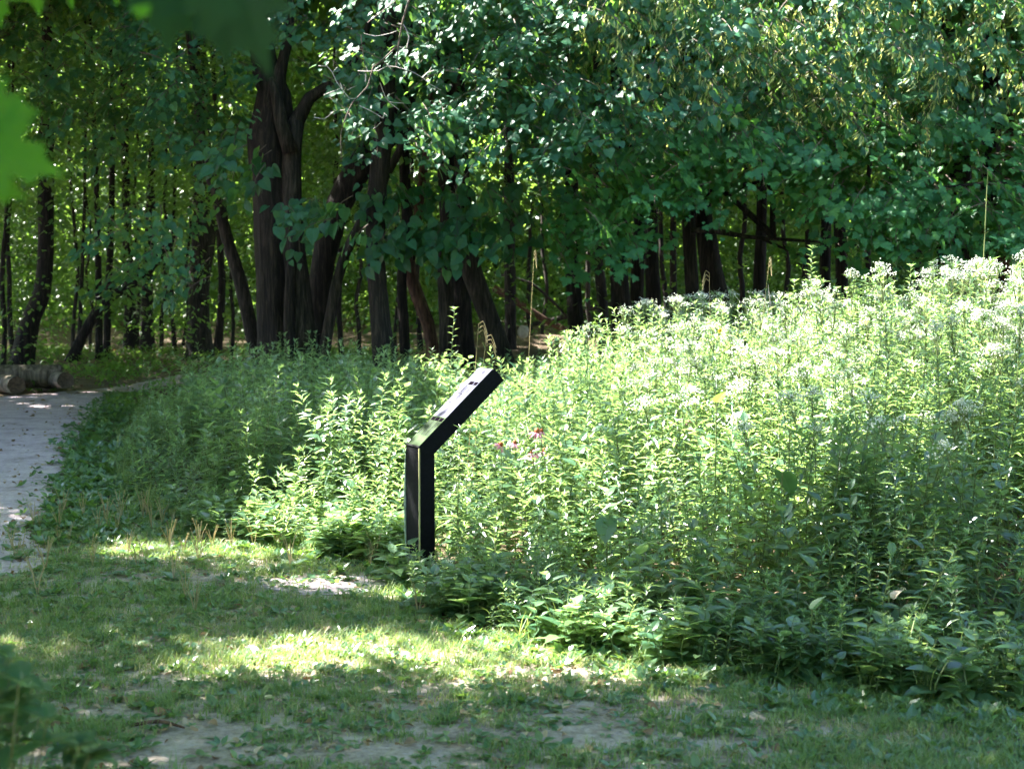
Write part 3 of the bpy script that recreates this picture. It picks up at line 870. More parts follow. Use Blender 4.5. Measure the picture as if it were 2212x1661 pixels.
for q in pts_:
    px, py, p = q[:3]
    if len(q) > 3:
        key = q[3]
    elif px > 1230 and py > 250 + 60 * noise.noise(Vector((px / 120, 0, 2))):
        key = 'maple'
    elif px > 1230 and rnd.random() < .8:
        key = 'bract'
    else:
        key = 'bass'
    yaw = -math.pi / 2 + rnd.gauss(0, .8)
    pitch = rnd.uniform(.05, .65) if key != 'bract' else rnd.uniform(.2, .8)
    s = rnd.uniform(.8, 1.2)
    L = .3
    pos = (p.x - math.cos(yaw) * L, p.y - math.sin(yaw) * L, p.z + .1)
    allp.append((px, py, key, pos, yaw, pitch, s))
ti = assign([a[3][0] for a in allp], [a[3][1] for a in allp], ok=front_ok)
leaf_budget = {}
leaf_me = {}
for k, mk in (('heart', 'bass'), ('maple', 'maple'), ('ovate', 'meadow')):
    for v in range(3):
        a = leafA[k]
        leaf_me[k, v] = mesh(k + '_leaf', (a[0], a[1], a[2], np.full(len(a[1]), (.25, .5, .75)[v])), [mk])
twig_me = {}
n_leaf_parts = 0
order = sorted(range(len(allp)), key=lambda i: allp[i][3][1])
for i in order:
    px, py, key, pos, yaw, pitch, s = allp[i]
    t = int(ti[i])
    mx = spray_mx(*pos, yaw, pitch, s)
    proto = rnd.choice(SP[key])
    if px < -120 or px > 2330 or py < -170:
        recs.setdefault(t, {}).setdefault('shade', []).append((rnd.randrange(5), np.array(mx), rnd.gauss(0, .12)))
        continue
    inframe = 20 < px < 2190 and 10 < py < 640
    if inframe and leaf_budget.get(t, 0) < 220 and pos[1] < 16.6 and n_leaf_parts < 1900:
        leaves, tw = sprays[proto]
        root = TREES[t]['root']
        off = np.eye(4); off[:3, 3] = -np.array(root.location)
        if proto not in twig_me:
            twig_me[proto] = mesh('twig', tw, ['bass', 'twigbrown', 'bract'])
        o = link('twig', twig_me[proto], root); o.matrix_local = Matrix((off @ mx).tolist())
        for lm, kind, c in leaves:
            o = link('leaf', leaf_me[kind, min(2, int(c * 3))], root)
            o.matrix_local = Matrix((off @ mx @ lm).tolist())
        leaf_budget[t] = leaf_budget.get(t, 0) + len(leaves)
        n_leaf_parts += len(leaves)
    else:
        recs.setdefault(t, {}).setdefault('maple' if key == 'maple' else 'bass', []).append((proto, mx, rnd.gauss(0, .12)))

# far foliage of the wood: low to mid height clumps, sunlit or shaded by whatever stands over it
far = []
for _ in range(26000):
    px, py = rnd.uniform(-300, 2500), rnd.uniform(-150, 800)
    D = rnd.uniform(20, 58)
    if rnd.random() < .25:
        D = rnd.uniform(20, 34)
    p = P(px, py, D)
    if p.z < .15:
        continue
    nz = .5 + noise.noise(p * .35) + .6 * noise.noise(p * .9)
    leftness = interp(px, [0, 520, 700, 1150, 1250, 2212], [.8, .7, .5, .5, .5, .5])
    low = 1 if py < 600 else interp(py, [600, 700, 800], [1, .7, .5])
    if D < 33 and py > 430:
        low *= .16
    elif D < 33 and px < 700: low *= .5
    if rnd.random() > nz * leftness * low * .9:
        continue
    far.append((p.x, p.y, p.z))
far = np.array(far)
ft = assign(far[:, 0], far[:, 1])
for (x, y, z), t in zip(far, ft):
    s = rnd.uniform(.75, 1.3)
    m4 = rotz(rnd.uniform(0, 6.28), s, (x, y, z), (rnd.gauss(.15, .25), rnd.gauss(0, .25)))
    if y - TREES[t]['y'] > 7 or z < 1.2:
        recs.setdefault('wood', {}).setdefault('far', []).append((rnd.randrange(5), m4, rnd.gauss(0, .2)))
    else:
        recs.setdefault(int(t), {}).setdefault('far', []).append((rnd.randrange(5), m4, rnd.gauss(0, .2)))
# roof of the wood
roof = []
for _ in range(76000):
    x, y = rnd.uniform(-52, 26), rnd.uniform(17.5, 92)
    z = rnd.uniform(5.5, 8.5) if y < 20 else rnd.uniform(7.5, 13)
    gx, gy = x + .70 * z, y - .31 * z
    nz = noise.noise(Vector((x * .22, y * .22, 2.0))) + .5 * noise.noise(Vector((x * .6, y * .6, 7.0)))
    keep = .72 + nz
    if y < 20.5 and -2.2 < x < 4.5: keep *= .15
    # the meadow's clearing keeps its sun
    if gy < (15.2 if gx > 1 else 13.6) and gx > -1.2:
        keep = 0.0
    if x + .7 * z < -3:
        keep *= .6 if y > 32 else 1.0
    elif y > 38: keep *= .8
    if -6 < gx < 9 and 17 < gy < 36:
        keep += .25
    if .2 < gx < 4.2 and 23.5 < gy < 29.5: keep = 0
    if rnd.random() > keep:
        continue
    roof.append((x, y, z))
roof = np.array(roof)
rt = assign(roof[:, 0], roof[:, 1])
for (x, y, z), t in zip(roof, rt):
    m4 = rotz(rnd.uniform(0, 6.28), rnd.uniform(1.5, 2.3), (x, y, z), (rnd.gauss(0, .25), rnd.gauss(0, .25)))
    key = int(t) if y < 40 else 'wood'
    recs.setdefault(key, {}).setdefault('shade', []).append((rnd.randrange(5), m4, rnd.gauss(0, .2)))
# shade over path, clump, sign foot and lawn: g = where its shadow lands
def shade_w(gx, gy):
    e = noise.noise(Vector((gx * 1.1, gy * 2.2, 4.0)))
    f = noise.noise(Vector((gx * 2.7, gy * 4.0, 14.0)))
    gy2 = gy + .14 * e
    if gx < -4.2:
        return .45 + 1.1 * f
    if gy2 < 5.5:
        if gy2 < 4.4 and gx < -.7: return .4 + 1.2 * f
        return (.72 if gx > -1.3 else .5) + 1.3 * f + .4 * e
    if gy2 < 6.5:
        if gx > 1.0: return .5 + 1.0 * f
        if gx < -1.3: return .5 + .9 * f
        return .02
    if gy2 < 8.0:
        if gx < .8:
            if abs(gx + .42) < .4 and abs(gy - 7.1) < .3: return 0.0
            if gx > -.15 and gy2 > 7.2: return .03
            if -1.4 < gx < -.65 and 7.15 < gy < 7.85: return .12
            return 1.0
        if gx > .8 and gy2 > 6.95: return .03
        return .85 + .3 * f
    if gy2 < 10.3 and (gx > -2.6 if gy2 < 8.9 else gx > -1.7 if gy2 < 9.6 else gx > -1.0):
        if gx < -.1: return .02
        return .10
    if 8 < gy2 < 22 and gx < -3.0 - max(0, gy - 10) * .26: return .42 + 1.1 * f
    if gy2 < 16.5:
        if gx < -.45 + .25 * e: return 2.4
        return .02
    return .5 + e
ns = 0
for _ in range(100000):
    gx, gy = rnd.uniform(-8.5, 6.5), rnd.uniform(1.2, 16.5)
    dens = shade_w(gx, gy)
    if rnd.random() > dens * .34:
        continue
    z = rnd.uniform(4.9, 8.2) if gy > 9 else rnd.uniform(4.4, 7.6)
    x = gx - z * (-tosun.x / tosun.z); y = gy + z * (tosun.y / tosun.z)
    u, v = proj(x, y, z)
    if y > 1 and -80 < u < 2290 and v > -90:
        continue
    t = int(assign([x], [y])[0])
    m4 = rotz(rnd.uniform(0, 6.28), rnd.uniform(.8, 1.2) if gy > 10.2 and gx < 0 else rnd.uniform(.45, .75), (x, y, z), (rnd.gauss(0, .2), rnd.gauss(0, .2)))
    recs.setdefault(t, {}).setdefault('shade', []).append((rnd.randrange(5), m4, rnd.gauss(0, .2)))
    ns += 1
for _ in range(240):
    # clumps added out of view to shade the near maple's lowest leaves
    k = rnd.uniform(.9, 3.0)
    q = Vector((rnd.uniform(-.55, .1), rnd.uniform(1.0, 1.6), rnd.uniform(1.85, 2.2))) + tosun * k
    u, v = proj(q.x, q.y, q.z)
    if -80 < u < 2290 and v > -90: continue
    t = [i for i, tt in enumerate(TREES) if tt['root'] is near_maple][0]
    recs.setdefault(t, {}).setdefault('shade', []).append((rnd.randrange(5), rotz(rnd.uniform(0, 6.28), rnd.uniform(.4, .7), tuple(q), (rnd.gauss(0, .2), rnd.gauss(0, .2))), rnd.gauss(0, .2)))
print('shade clumps', ns, 'roof', len(roof), 'far', len(far), 'wall', len(allp))
# distant woods closing every gap
dist = []
for _ in range(5200):
    x, y = rnd.uniform(-42, 42), rnd.uniform(52, 84)
    z = 20 * rnd.random() ** 1.2
    dist.append((rnd.randrange(4), rotz(rnd.uniform(0, 6.28), rnd.uniform(.9, 1.6), (x, y, z), (rnd.gauss(.2, .4), rnd.gauss(0, .4))), rnd.gauss(0, .2)))
o = scatter('distant_woods', 'wood', clumps_wood, [d[0] for d in dist], [d[1] for d in dist], ['under'])
tag(o, 'sunlit mass of leaves far behind the trunks', kind='stuff')
# the wood closes round the viewer too: behind and to the right of the clearing
near_ring = []
for _ in range(1500):
    a = rnd.uniform(R(-100), R(125))          # bearing from the viewer's back, clockwise
    q = rnd.uniform(9, 24)
    x, y = -q * math.sin(a), -q * math.cos(a) + 4
    if y > 2 and x < 0: continue
    if x > 0 and y > 2: x = max(x, 9.5)
    if y > 16 or (y > 0 and abs(x) < .4 * y + 3): continue
    near_ring.append((rnd.randrange(4), rotz(rnd.uniform(0, 6.28), rnd.uniform(.8, 1.3), (x, y, rnd.uniform(.3, 12)), (rnd.gauss(.3, .4), rnd.gauss(0, .4))), rnd.gauss(-.1, .2)))
o = scatter('surrounding_woods', 'wood', clumps_wood, [d[0] for d in near_ring], [d[1] for d in near_ring], ['under'])
tag(o, 'leafy wall of the wood behind and beside the viewer', kind='stuff')
big = clumps_near + clumps_far + clumps_shade
def emit_crown(ti_):
    data = recs[ti_]
    root = None if ti_ == 'wood' else TREES[ti_]['root']
    off = np.zeros(3) if root is None else np.array(root.location)
    G_idx, G_m, G_c = [], [], []
    # proto tables with material remap: 0 bass/under, maple, ...
    tables = []
    mats = ['bass', 'twigbrown', 'bract', 'maple', 'under']
    def remap(a, f):
        v, t, m, c = a
        return (v, t, np.array([f[int(q)] for q in m]), c)
    def add(key, protos, f, base):
        for (pr, m4, dc) in data.get(key, []):
            m = np.array(m4); m[:3, 3] -= off
            G_idx.append(base + pr); G_m.append(m); G_c.append(dc)
    return data, add, remap, mats, G_idx, G_m, G_c, root
idn = {0: 0, 1: 1, 2: 2}
def rm(a, f):
    v, t, m, c = a
    return (v, t, np.array([f[int(q)] for q in m]), c)
table = [rm(a, {0: 3 if any(k == 'maple' for _, k, _ in sprays[i][0][:1]) else 0, 1: 1, 2: 2}) for i, a in enumerate(spray_soups)]
nS = len(table)
table += [rm(a, {0: 4}) for a in clumps_far]
table += [rm(a, {0: 4}) for a in clumps_shade]
for ti_, data in recs.items():
    root = None if ti_ == 'wood' else TREES[ti_]['root']
    off = np.zeros(3) if root is None else np.array(root.location)
    I, MM, CC = [], [], []
    for key, b in (('maple', 0), ('bass', 0), ('far', nS)):
        for (pr, m4, dc) in data.get(key, []):
            m = np.array(m4); m[:3, 3] -= off
            I.append(b + pr); MM.append(m); CC.append(dc)
    name = 'undergrowth' if root is None else 'crown'
    o = bake(name, table, I, MM, ['bass', 'twigbrown', 'bract', 'maple', 'under'], CC, root)
    o['kind'] = 'stuff'
    if data.get('shade'):
        q = scatter('high_canopy' if root is None else 'canopy', 'shade', clumps_shade, [d[0] for d in data['shade']], [d[1] for d in data['shade']], ['under'], root, off)
        if root is None: q['label'] = 'leaf roof of the wood far back'
    if root is None:
        o['label'] = 'tangle of backlit leaves deep in the wood'
# limbs reaching into the crowns
for ti_, t in enumerate(TREES):
    data = recs.get(ti_)
    if not data or t['r'] < .1:
        continue
    pool = [m for k in ('maple', 'bass', 'shade', 'far') for (_, m, _) in data.get(k, [])]
    if len(pool) < 8:
        continue
    rr = random.Random(ti_)
    for k in range(5):
        tgt = Vector(rr.choice(pool)[:3, 3].tolist()) - t['root'].location
        if tgt.z < 2.2 or tgt.length > 9:
            continue
        z0 = max(2.0, min(tgt.z - .6, 7) * rr.uniform(.6, .95))
        # start on the trunk axis
        tv = t['root'].children[0].data
        n = len(tv.vertices)
        co = np.empty(n * 3, np.float32); tv.vertices.foreach_get('co', co); co = co.reshape(-1, 3)
        sel = co[np.abs(co[:, 2] - z0) < .4]
        if not len(sel):
            continue
        st = Vector(sel.mean(0).tolist())
        mid = st.lerp(tgt, .5) + Vector((rr.gauss(0, .15), rr.gauss(0, .15), .25))
        r0 = min(.05, t['r'] * .35)
        p, r = resample([st, mid, tgt], [r0, r0 * .6, .008], .25, .12, ti_ + k)
        g = G(); tube_g(g, p, r, 6, 0, .5, .08, k)
        link('limb', mesh('limb', g, [t['m']], True), t['root'])
# pale dead twigs hanging from the leaning tree and the largest one
def Z(x, y):
    return (518.4 + x * .2081, y * .2081)
tw = [([(1760, 0), (1700, 200), (1650, 450), (1620, 690)], 9, 0), ([(1620, 480), (1480, 620), (1380, 700), (1330, 900), (1180, 1060), (1100, 1230), (1050, 1380), (1050, 1650)], 7, 0),
      ([(1220, 740), (1320, 745), (1440, 740), (1530, 690), (1620, 700), (1760, 740), (1900, 820), (1950, 870), (2076, 940)], 4, 1), ([(1895, 812), (1950, 760), (2020, 735)], 6, 1), ([(1950, 765), (1990, 700)], 2.5, 1),
      ([(1640, 250), (1700, 262), (1725, 300), (1760, 390), (1735, 500), (1660, 495)], 5, 1), ([(1310, 690), (1328, 745)], 5, 1), ([(1305, 770), (1300, 852)], 6, 1), ([(1230, 1100), (1330, 1145), (1400, 1180), (1480, 1230)], 4, 1),
      ([(1480, 1230), (1500, 1178), (1525, 1210)], 5, 1), ([(820, 690), (910, 690), (960, 750), (1010, 860), (1060, 930), (1140, 1025), (1210, 1025)], 4, 1), ([(960, 750), (1000, 700)], 2.5, 1), ([(870, 990), (1030, 925)], 3, 1),
      ([(760, 1220), (870, 1240), (980, 1150), (1150, 1150)], 4, 1), ([(1290, 350), (1400, 380), (1560, 350), (1670, 310)], 3, 1), ([(1450, 860), (1500, 1000), (1540, 1060), (1700, 1075)], 3.5, 1), ([(1540, 1060), (1640, 1140)], 3, 1),
      ([(1130, 1460), (1350, 1370), (1470, 1270)], 5, 1), ([(1330, 240), (1540, 70), (1620, 10)], 4, 0), ([(1060, 930), (1040, 860)], 4, 1), ([(1100, 940), (1200, 890)], 3, 1), ([(1260, 360), (1270, 500), (1300, 620), (1300, 700)], 4, 0)]
for k, (pl, wpx, pale) in enumerate(tw):
    D = 15.3 + .02 * k
    pp = [P(*Z(*q), D) - lean1.location for q in pl]
    r0 = wpx * .2081 * 1.35 * D / FPX
    p, r = resample(pp, [r0 * (1 - .5 * i / len(pp)) for i in range(len(pp))], .08, .02, k)
    g = G(); tube_g(g, p, r, 5)
    o = link('twig', mesh('twig', g, ['twig' if pale else 'twigbrown'], True), lean1)
    if pale:
        o['label'] = 'pale bare dead twig'
# fallen trunks inside the wood
def fallen(name, label, pts, wid, D, m, cat='fallen log', dD=0):
    a = P(*pts[0], D)
    root = empty(name, (a.x, a.y, 0))
    trunk_part('trunk', pts, wid, D, m, root, 33 + D, seg=10, ridge=.1, dD=dD)
    tag(root, label, cat)
fallen('fallen_log', 'reddish fallen log sloping down to the right in the sunny clearing', [(1066, 622), (1110, 648), (1172, 688), (1240, 722)], [16, 16, 15, 12], 27, 'bark_red')
fallen('fallen_branch', 'thin grey fallen branch slanting down above the reddish log', [(1068, 590), (1110, 600), (1147, 612), (1190, 648), (1230, 690)], [4, 5, 6, 6, 5], 25, 'bark_grey', 'fallen branch')
fallen('fallen_log', 'dark fallen log lying behind the dark clearing trunk', [(1150, 700), (1200, 690), (1290, 662), (1330, 655)], [10, 12, 12, 9], 30, 'bark_grey')
g = G()
V = []; n1, n2 = 10, 14
for i in range(n1 + 1):
    for j in range(n2):
        th, ph = math.pi * i / n1, 2 * math.pi * j / n2
        p = Vector((math.sin(th) * math.cos(ph) * .20, math.sin(th) * math.sin(ph) * .17, .16 + math.cos(th) * .19))
        V.append(p * (1 + .12 * noise.noise(p * 6)))
T = [q for i in range(n1) for j in range(n2) for q in ((i * n2 + j, (i + 1) * n2 + j, (i + 1) * n2 + (j + 1) % n2), (i * n2 + j, (i + 1) * n2 + (j + 1) % n2, i * n2 + (j + 1) % n2))]
g.add(V, T)
b = P(1130, 705, 24)
o = link('boulder', mesh('boulder', g, ['stone'], True), None, (b.x, 24, b.z - .3 if b.z > .3 else 0))
o.location.z = max(0.0, b.z - .22)
o.scale = (.5, .5, .6)
tag(o, 'pale rounded stone in the sunlit gap between the trunks', 'boulder')
# low mossy rise carrying the boulder and log
g = G()
n = 26
c = P(1170, 740, 25)
V = [(c.x + 7 * (i / n - .5), 26 + 9 * (j / n - .5), (max(0, 1 - ((i / n - .5) / .5) ** 2) * max(0, 1 - ((j / n - .5) / .5) ** 2)) ** 1.0 * .72 - .02 + .04 * noise.noise(Vector((i * .4, j * .4, 0)))) for i in range(n + 1) for j in range(n + 1)]
T = [q for i in range(n) for j in range(n) for q in ((i * (n + 1) + j, (i + 1) * (n + 1) + j, (i + 1) * (n + 1) + j + 1), (i * (n + 1) + j, (i + 1) * (n + 1) + j + 1, i * (n + 1) + j + 1))]
g.add(V, T)
tag(link('hill', mesh('hill', g, ['soil'], True)), kind='structure')
o = bpy.data.objects['boulder']; o.location.z = .74

# ------------------------------------------------------------------ logs at the left
def log(name, label, a, b, ra, rb, seed):
    a, b = Vector(a), Vector(b)
    root = empty(name, a)
    p, r = resample([Vector((0, 0, 0)), (b - a) * .5 + Vector((0, 0, .01)), b - a], [ra, (ra + rb) / 2, rb], .12, .015, seed)
    g = G(); tube_g(g, p, r, 22, 0, .5, .07, seed)
    link('bark', mesh('bark', g, ['log'], True), root)
    v, t, m, c = g.arr()
    g2 = G()
    for s, e in ((0, 0), (len(v) - 22, 1)):
        ring = v[s:s + 22]
        ctr = ring.mean(0)
        inner = ctr + (ring - ctr) * .82
        d = np.array(((b - a).normalized()) * (1 if e else -1))
        vv = np.concatenate([ring, inner + d * -.012, [ctr + d * -.03]])
        T = []
        for k in range(22):
            k2 = (k + 1) % 22
            q = [(k, k2, 22 + k2), (k, 22 + k2, 22 + k), (22 + k, 22 + k2, 44)]
            T += q if e else [x[::-1] for x in q]
        g2.add(vv, T)
    link('cut_end', mesh('cut_end', g2, ['endgrain']), root)
    tag(root, label, 'log')
y0 = 21.3
log('long_log', 'long weathered log lying across two short logs beside the path', P(-160, 818, y0 - .2), P(133, 812, y0 + .3), .19, .17, 2)
for o_ in ():
    pass
log('short_log', 'short propped log under the cut end of the long log', P(100, 822, y0 + .9) , P(142, 822, y0 - .55), .13, .12, 5)
log('short_log', 'short round log with pale top under the left part of the long log', P(-20, 828, y0 + .4), P(36, 832, y0 - .75), .14, .13, 8)

# ------------------------------------------------------------------ meadow plants
def meadow_plant(h, seed, det, kind='goldenrod'):
    """returns (stem soup, foliage soup)   materials: foliage 0 leaf, 1 flower"""
    r = random.Random(seed)
    lean = (r.gauss(0, .06), r.gauss(0, .06))
    nseg = 6
    ax = [np.array((lean[0] * h * t * t + .012 * math.sin(5 * t + seed), lean[1] * h * t * t, h * t)) for t in np.linspace(0, 1, nseg + 1)]
    st = G(); fo = G()
    tube_g(st, ax, [.0045 * (1 - .75 * k / nseg) * (.7 + h * .4) for k in range(nseg + 1)], 3 if det < 2 else 4, 0, r.uniform(.2, .9))
    def at(t):
        k = min(int(t * nseg), nseg - 1)
        return ax[k] + (ax[k + 1] - ax[k]) * (t * nseg - k)
    if kind in ('goldenrod', 'spear', 'boneset', 'bergamot'):
        n = int(h * (52 if det >= 2 else 42)) + 9
        if kind == 'boneset': n = int(n * .6)
        a = r.uniform(0, 6)
        for i in range(n):
            t = .10 + .90 * ((i + r.random()) / n) ** .9
            a += 2.4 + r.gauss(0, .25)
            size = .14 * (1 - .6 * t ** 2) * (0.6 + .4 * min(1, t * 4)) * r.uniform(.75, 1.2)
            if kind == 'boneset': size *= 1.1
            if kind == 'goldenrod' and h < .6: size *= .85
            up_ = .12 + .9 * t ** 3 + r.gauss(0, .28) - (.35 if t < .35 else 0)
            d = (math.cos(a), math.sin(a), up_)
            wd = size * (r.uniform(.19, .28) if kind != 'bergamot' else .34)
            fo.put(lance(size, wd, .3, r.uniform(.1, .5), det, 0, min(1, max(0, .20 + .40 * t ** 2 + r.gauss(0, .26)))), basis(at(t), d))  # tint rises up the stem: shaded foot, sunlit tip, put into colour
        # crowded tip
        for i in range(9 if det else 5):
            a = r.uniform(0, 6.28)
            fo.put(lance(.05 * r.uniform(.7, 1.2), .010, .3, .1, min(det, 1), 0, r.uniform(.6, 1)), basis(at(.985), (math.cos(a) * .6, math.sin(a) * .6, 1)))
    if kind == 'broad':
        n = int(h * 22) + 6
        a = r.uniform(0, 6)
        for i in range(n):
            t = .12 + .88 * i / n
            a += 1.571 if i % 2 == 0 else math.pi + r.gauss(0, .1)
            size = .15 * (1 - .5 * t) * r.uniform(.8, 1.2)
            d = (math.cos(a), math.sin(a), .1 + .6 * t * t + r.gauss(0, .15))
            v, tt, m, c = leafA['ovate']
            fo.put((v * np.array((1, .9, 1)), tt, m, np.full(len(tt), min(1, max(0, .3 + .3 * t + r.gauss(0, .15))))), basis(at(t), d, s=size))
    def blob(p, s, n, m):
        for k in range(n):
            q = np.array(p) + np.array((r.gauss(0, 1), r.gauss(0, 1), r.gauss(0, .6))) * s
            e = s * r.uniform(.22, .42)
            v = np.array([(e, 0, 0), (-e, 0, 0), (0, e, 0), (0, -e, 0), (0, 0, e), (0, 0, -e)]) + q
            fo.add(v, [(0, 2, 4), (2, 1, 4), (1, 3, 4), (3, 0, 4), (2, 0, 5), (1, 2, 5), (3, 1, 5), (0, 3, 5)], m, r.uniform(0, 1))
    if kind == 'boneset':
        for k in range(9):
            a = r.uniform(0, 6.28); q = r.uniform(0, .085)
            tp = at(1.0) + np.array((q * math.cos(a), q * math.sin(a), .02 - q * .55 + r.uniform(0, .02)))
            tube_g(st, [at(.88), tp], [.0016, .001], 3, 0, .8)
            blob(tp, .014, 9 if det else 6, 1)
    if kind == 'bergamot':
        tp = at(1.0)
        for k in range(16):
            a = r.uniform(0, 6.28)
            fo.put(lance(.03, .006, .2, .5, 0, 2, r.random()), basis(tp, (math.cos(a), math.sin(a), r.uniform(.1, .9))))
    return st.arr(), fo.arr()
def grass_clump(n, h, spread, seed, mat_i=0, wid=.006, c0=.3, c1=.7, segs=3, bend=.5):
    r = random.Random(seed)
    g = G()
    for i in range(n):
        a = r.uniform(0, 6.28)
        b = r.uniform(0, 6.28); q = spread * math.sqrt(r.random())
        base_ = np.array((q * math.cos(b), q * math.sin(b), 0))
        L = h * r.uniform(.5, 1.1)
        dx = np.array((math.cos(a), math.sin(a), 0)); sd = np.array((-dx[1], dx[0], 0))
        bd = bend * r.uniform(.4, 1.4)
        V = []
        for k in range(segs):
            t = k / segs
            p = base_ + dx * L * bd * t * t + np.array((0, 0, L * (t - .35 * bd * t * t)))
            ww = wid * (1 - .55 * t) / 2
            V += [p - sd * ww, p + sd * ww]
        V.append(base_ + dx * L * bd + np.array((0, 0, L * (1 - .35 * bd))))
        T = []
        for k in range(segs - 1):
            T += [(2 * k, 2 * k + 1, 2 * k + 3), (2 * k, 2 * k + 3, 2 * k + 2)]
        T.append((2 * segs - 2, 2 * segs - 1, 2 * segs))
        g.add(V, T, mat_i, r.uniform(c0, c1))
    return g.arr()

LOW = []
PROT = []      # (kind, height, stem, foliage)
for kind, hs in (('goldenrod', (.35, .5, .7, .9, 1.1, 1.3, 1.5)), ('boneset', (.9, 1.2, 1.5)), ('bergamot', (.9, 1.3)), ('broad', (.2, .35, .55, .8))):
    for h in hs:
        for v in range(2):
            s_, f_ = meadow_plant(h, int(h * 100) + v * 7 + len(kind), 2 if h < 1.0 and kind != 'boneset' else 1, kind)
            PROT.append((kind, h, s_, f_))
            LOW.append(tuple(meadow_plant(h, int(h * 100) + v * 7 + len(kind), q, kind) for q in (1, 0)))
kinds = {}
for i, p in enumerate(PROT):
    kinds.setdefault(p[0], []).append(i)
FRX = [-5.4, -4.25, -3.2, -2.85, -2.0, -.67, -.5, .19, .77, 1.44, 1.94, 3.0, 8]
FRY = [20.0, 15.6, 11.4, 10.4, 9.1, 8.1, 7.15, 6.3, 6.0, 5.6, 5.4, 5.1, 5.0]
def front_y(x):
    return np.interp(x, FRX, FRY)
def hmax(px):
    return np.interp(px, [150, 330, 450, 700, 860, 1000, 1150, 1250, 1330, 1500, 1750, 1900, 2212, 2500], [.60, .76, .90, .98, .90, .82, .92, 1.12, 1.24, 1.34, 1.44, 1.5, 1.62, 1.65])
cand = []
N = 9000
xs = rng.uniform(-6, 8, N); ys = rng.uniform(5, 17.0, N)
for x, y in zip(xs, ys):
    if abs(x) > .364 * y + .7:
        continue
    d = y - front_y(x)
    if d < 0:
        continue
    if x < -3.2 and y > 16.5: continue
    u = 1106 + 3039 * x / y
    hm = hmax(u)
    n1 = noise.noise(Vector((x * 1.2, y * 1.2, .5)))
    H = (.20 + (hm - .20) * min(1, d / (1.1 if -2.3 < x < -.72 else 3.0)) ** .75) * (.94 + .34 * n1 + .22 * noise.noise(Vector((x * 3.1, y * 3.1, 4)))) * rnd.uniform(.70, 1.06) * (1.18 if rnd.random() < .07 else 1)
    # the view of the sign post stays open
    if 8.0 > y > 7.0 and -1.0 < x < -.36: H = min(H, .16)
    if -.95 < x < -.02 and 7.4 < y < 8.3: H = min(H, .30 + .5 * max(0, x + .5))
    if (Vector((x, y)) - Vector((base.x + sign_root.location.x - .03, 7.9))).length < .17: continue
    H = min(H, hm * 1.13)
    cand.append((x, y, max(.14, H), d))
for _ in range(1100):
    x = rnd.uniform(-2.1, 2.9); y = front_y(x) + rnd.uniform(-.22, .6)
    if -1.05 < x < -.3 and 6.9 < y < 8.0: continue
    if abs(x) > .38 * y or ((Vector((x, y)) - Vector((base.x + sign_root.location.x - .03, 7.9))).length < .16): continue
    if -1.5 < x < -.72 and y < 8.0: continue
    cand.append((x, y, rnd.uniform(.10, .26), -1))
for _ in range(70):
    x, y = rnd.uniform(.4, 5.5), rnd.uniform(8.5, 15)
    if abs(x) > .37 * y: continue
    cand.append((x, y, hmax(1106 + 3039 * x / y) * rnd.uniform(1.02, 1.16), 3.9))
for _ in range(9):
    cand.append((rnd.uniform(-.66, -.36), rnd.uniform(7.4, 7.75), rnd.uniform(.14, .24), -1))
print('meadow plants', len(cand))
plants = []
for (x, y, H, d) in cand:
    u = rnd.random()
    px = 1106 + 3039 * x / y
    if d < 0: kind = 'broad' if u < .6 else 'goldenrod'
    elif d == 3.9: kind = 'goldenrod' if u < .8 else 'boneset'
    elif px > 1380 and H > .85 and u < .44 + .35 * noise.noise(Vector((x * .8, y * .8, 50))): kind = 'boneset'
    elif 1650 < px < 1900 and H > 1.0 and u < .42 and y > 9: kind = 'bergamot'
    elif u > .74 + .3 * noise.noise(Vector((x * .9, y * .9, 33))) and H < 1.0: kind = 'broad'
    else: kind = 'goldenrod'
    opts = kinds[kind]
    hs = [abs(PROT[i][1] - H) for i in opts]
    mn = min(hs)
    pi_ = rnd.choice([i for i, q in zip(opts, hs) if q <= mn + .01])
    plants.append((x, y, H / PROT[pi_][1], kind, pi_))
    
plants.sort(key=lambda p: -(p[2] * PROT[p[4]][1]) / p[1] if abs(1106 + 3039 * p[0] / p[1] - 1106) < 1150 else 9)
def region(x, y):
    px = 1106 + 3039 * x / y
    if px < 700 and y > 9.8: return ('in the shaded clump beside the path', 'in the shaded clump beside the path')
    if px < 880: return ('in the bright patch left of the sign', 'in the bright patch left of the sign')
    if px < 1250 and y > 7.6: return ('behind the sign post', 'behind the sign')
    if y < 6.9: return ('along the shaded meadow foot beside the lawn', 'along the meadow foot')
    if px < 1700: return ('in the middle of the sunny meadow face', 'in the middle of the meadow')
    return ('in the brightest right side of the meadow', 'at the right side of the meadow')
quota = {'goldenrod': 290, 'boneset': 120, 'bergamot': 45, 'broad': 130}
LB = {'goldenrod': ('goldenrod_plant', 'upright narrow-leaved goldenrod not yet in flower', 'wild plant', 'goldenrods'),
      'boneset': ('boneset_plant', 'wildflower topped with fuzzy white flower head', 'wildflower', 'white-topped wildflowers'),
      'bergamot': ('bergamot_plant', 'wildflower with ragged lavender flower', 'wildflower', 'lavender wildflowers'),
      'broad': ('broadleaf_plant', 'leafy plant with broad oval leaves', 'wild plant', 'broad-leaved plants')}
pm = {}
rest_i, rest_m, rest_c = [], [], []
fulls = []
for q in (0, 1):
    for lo in LOW:
        s_, f_ = lo[q]
        g = G(); g.put((s_[0], s_[1], s_[2] + 3, s_[3])); g.put(f_)
        fulls.append(g.arr())
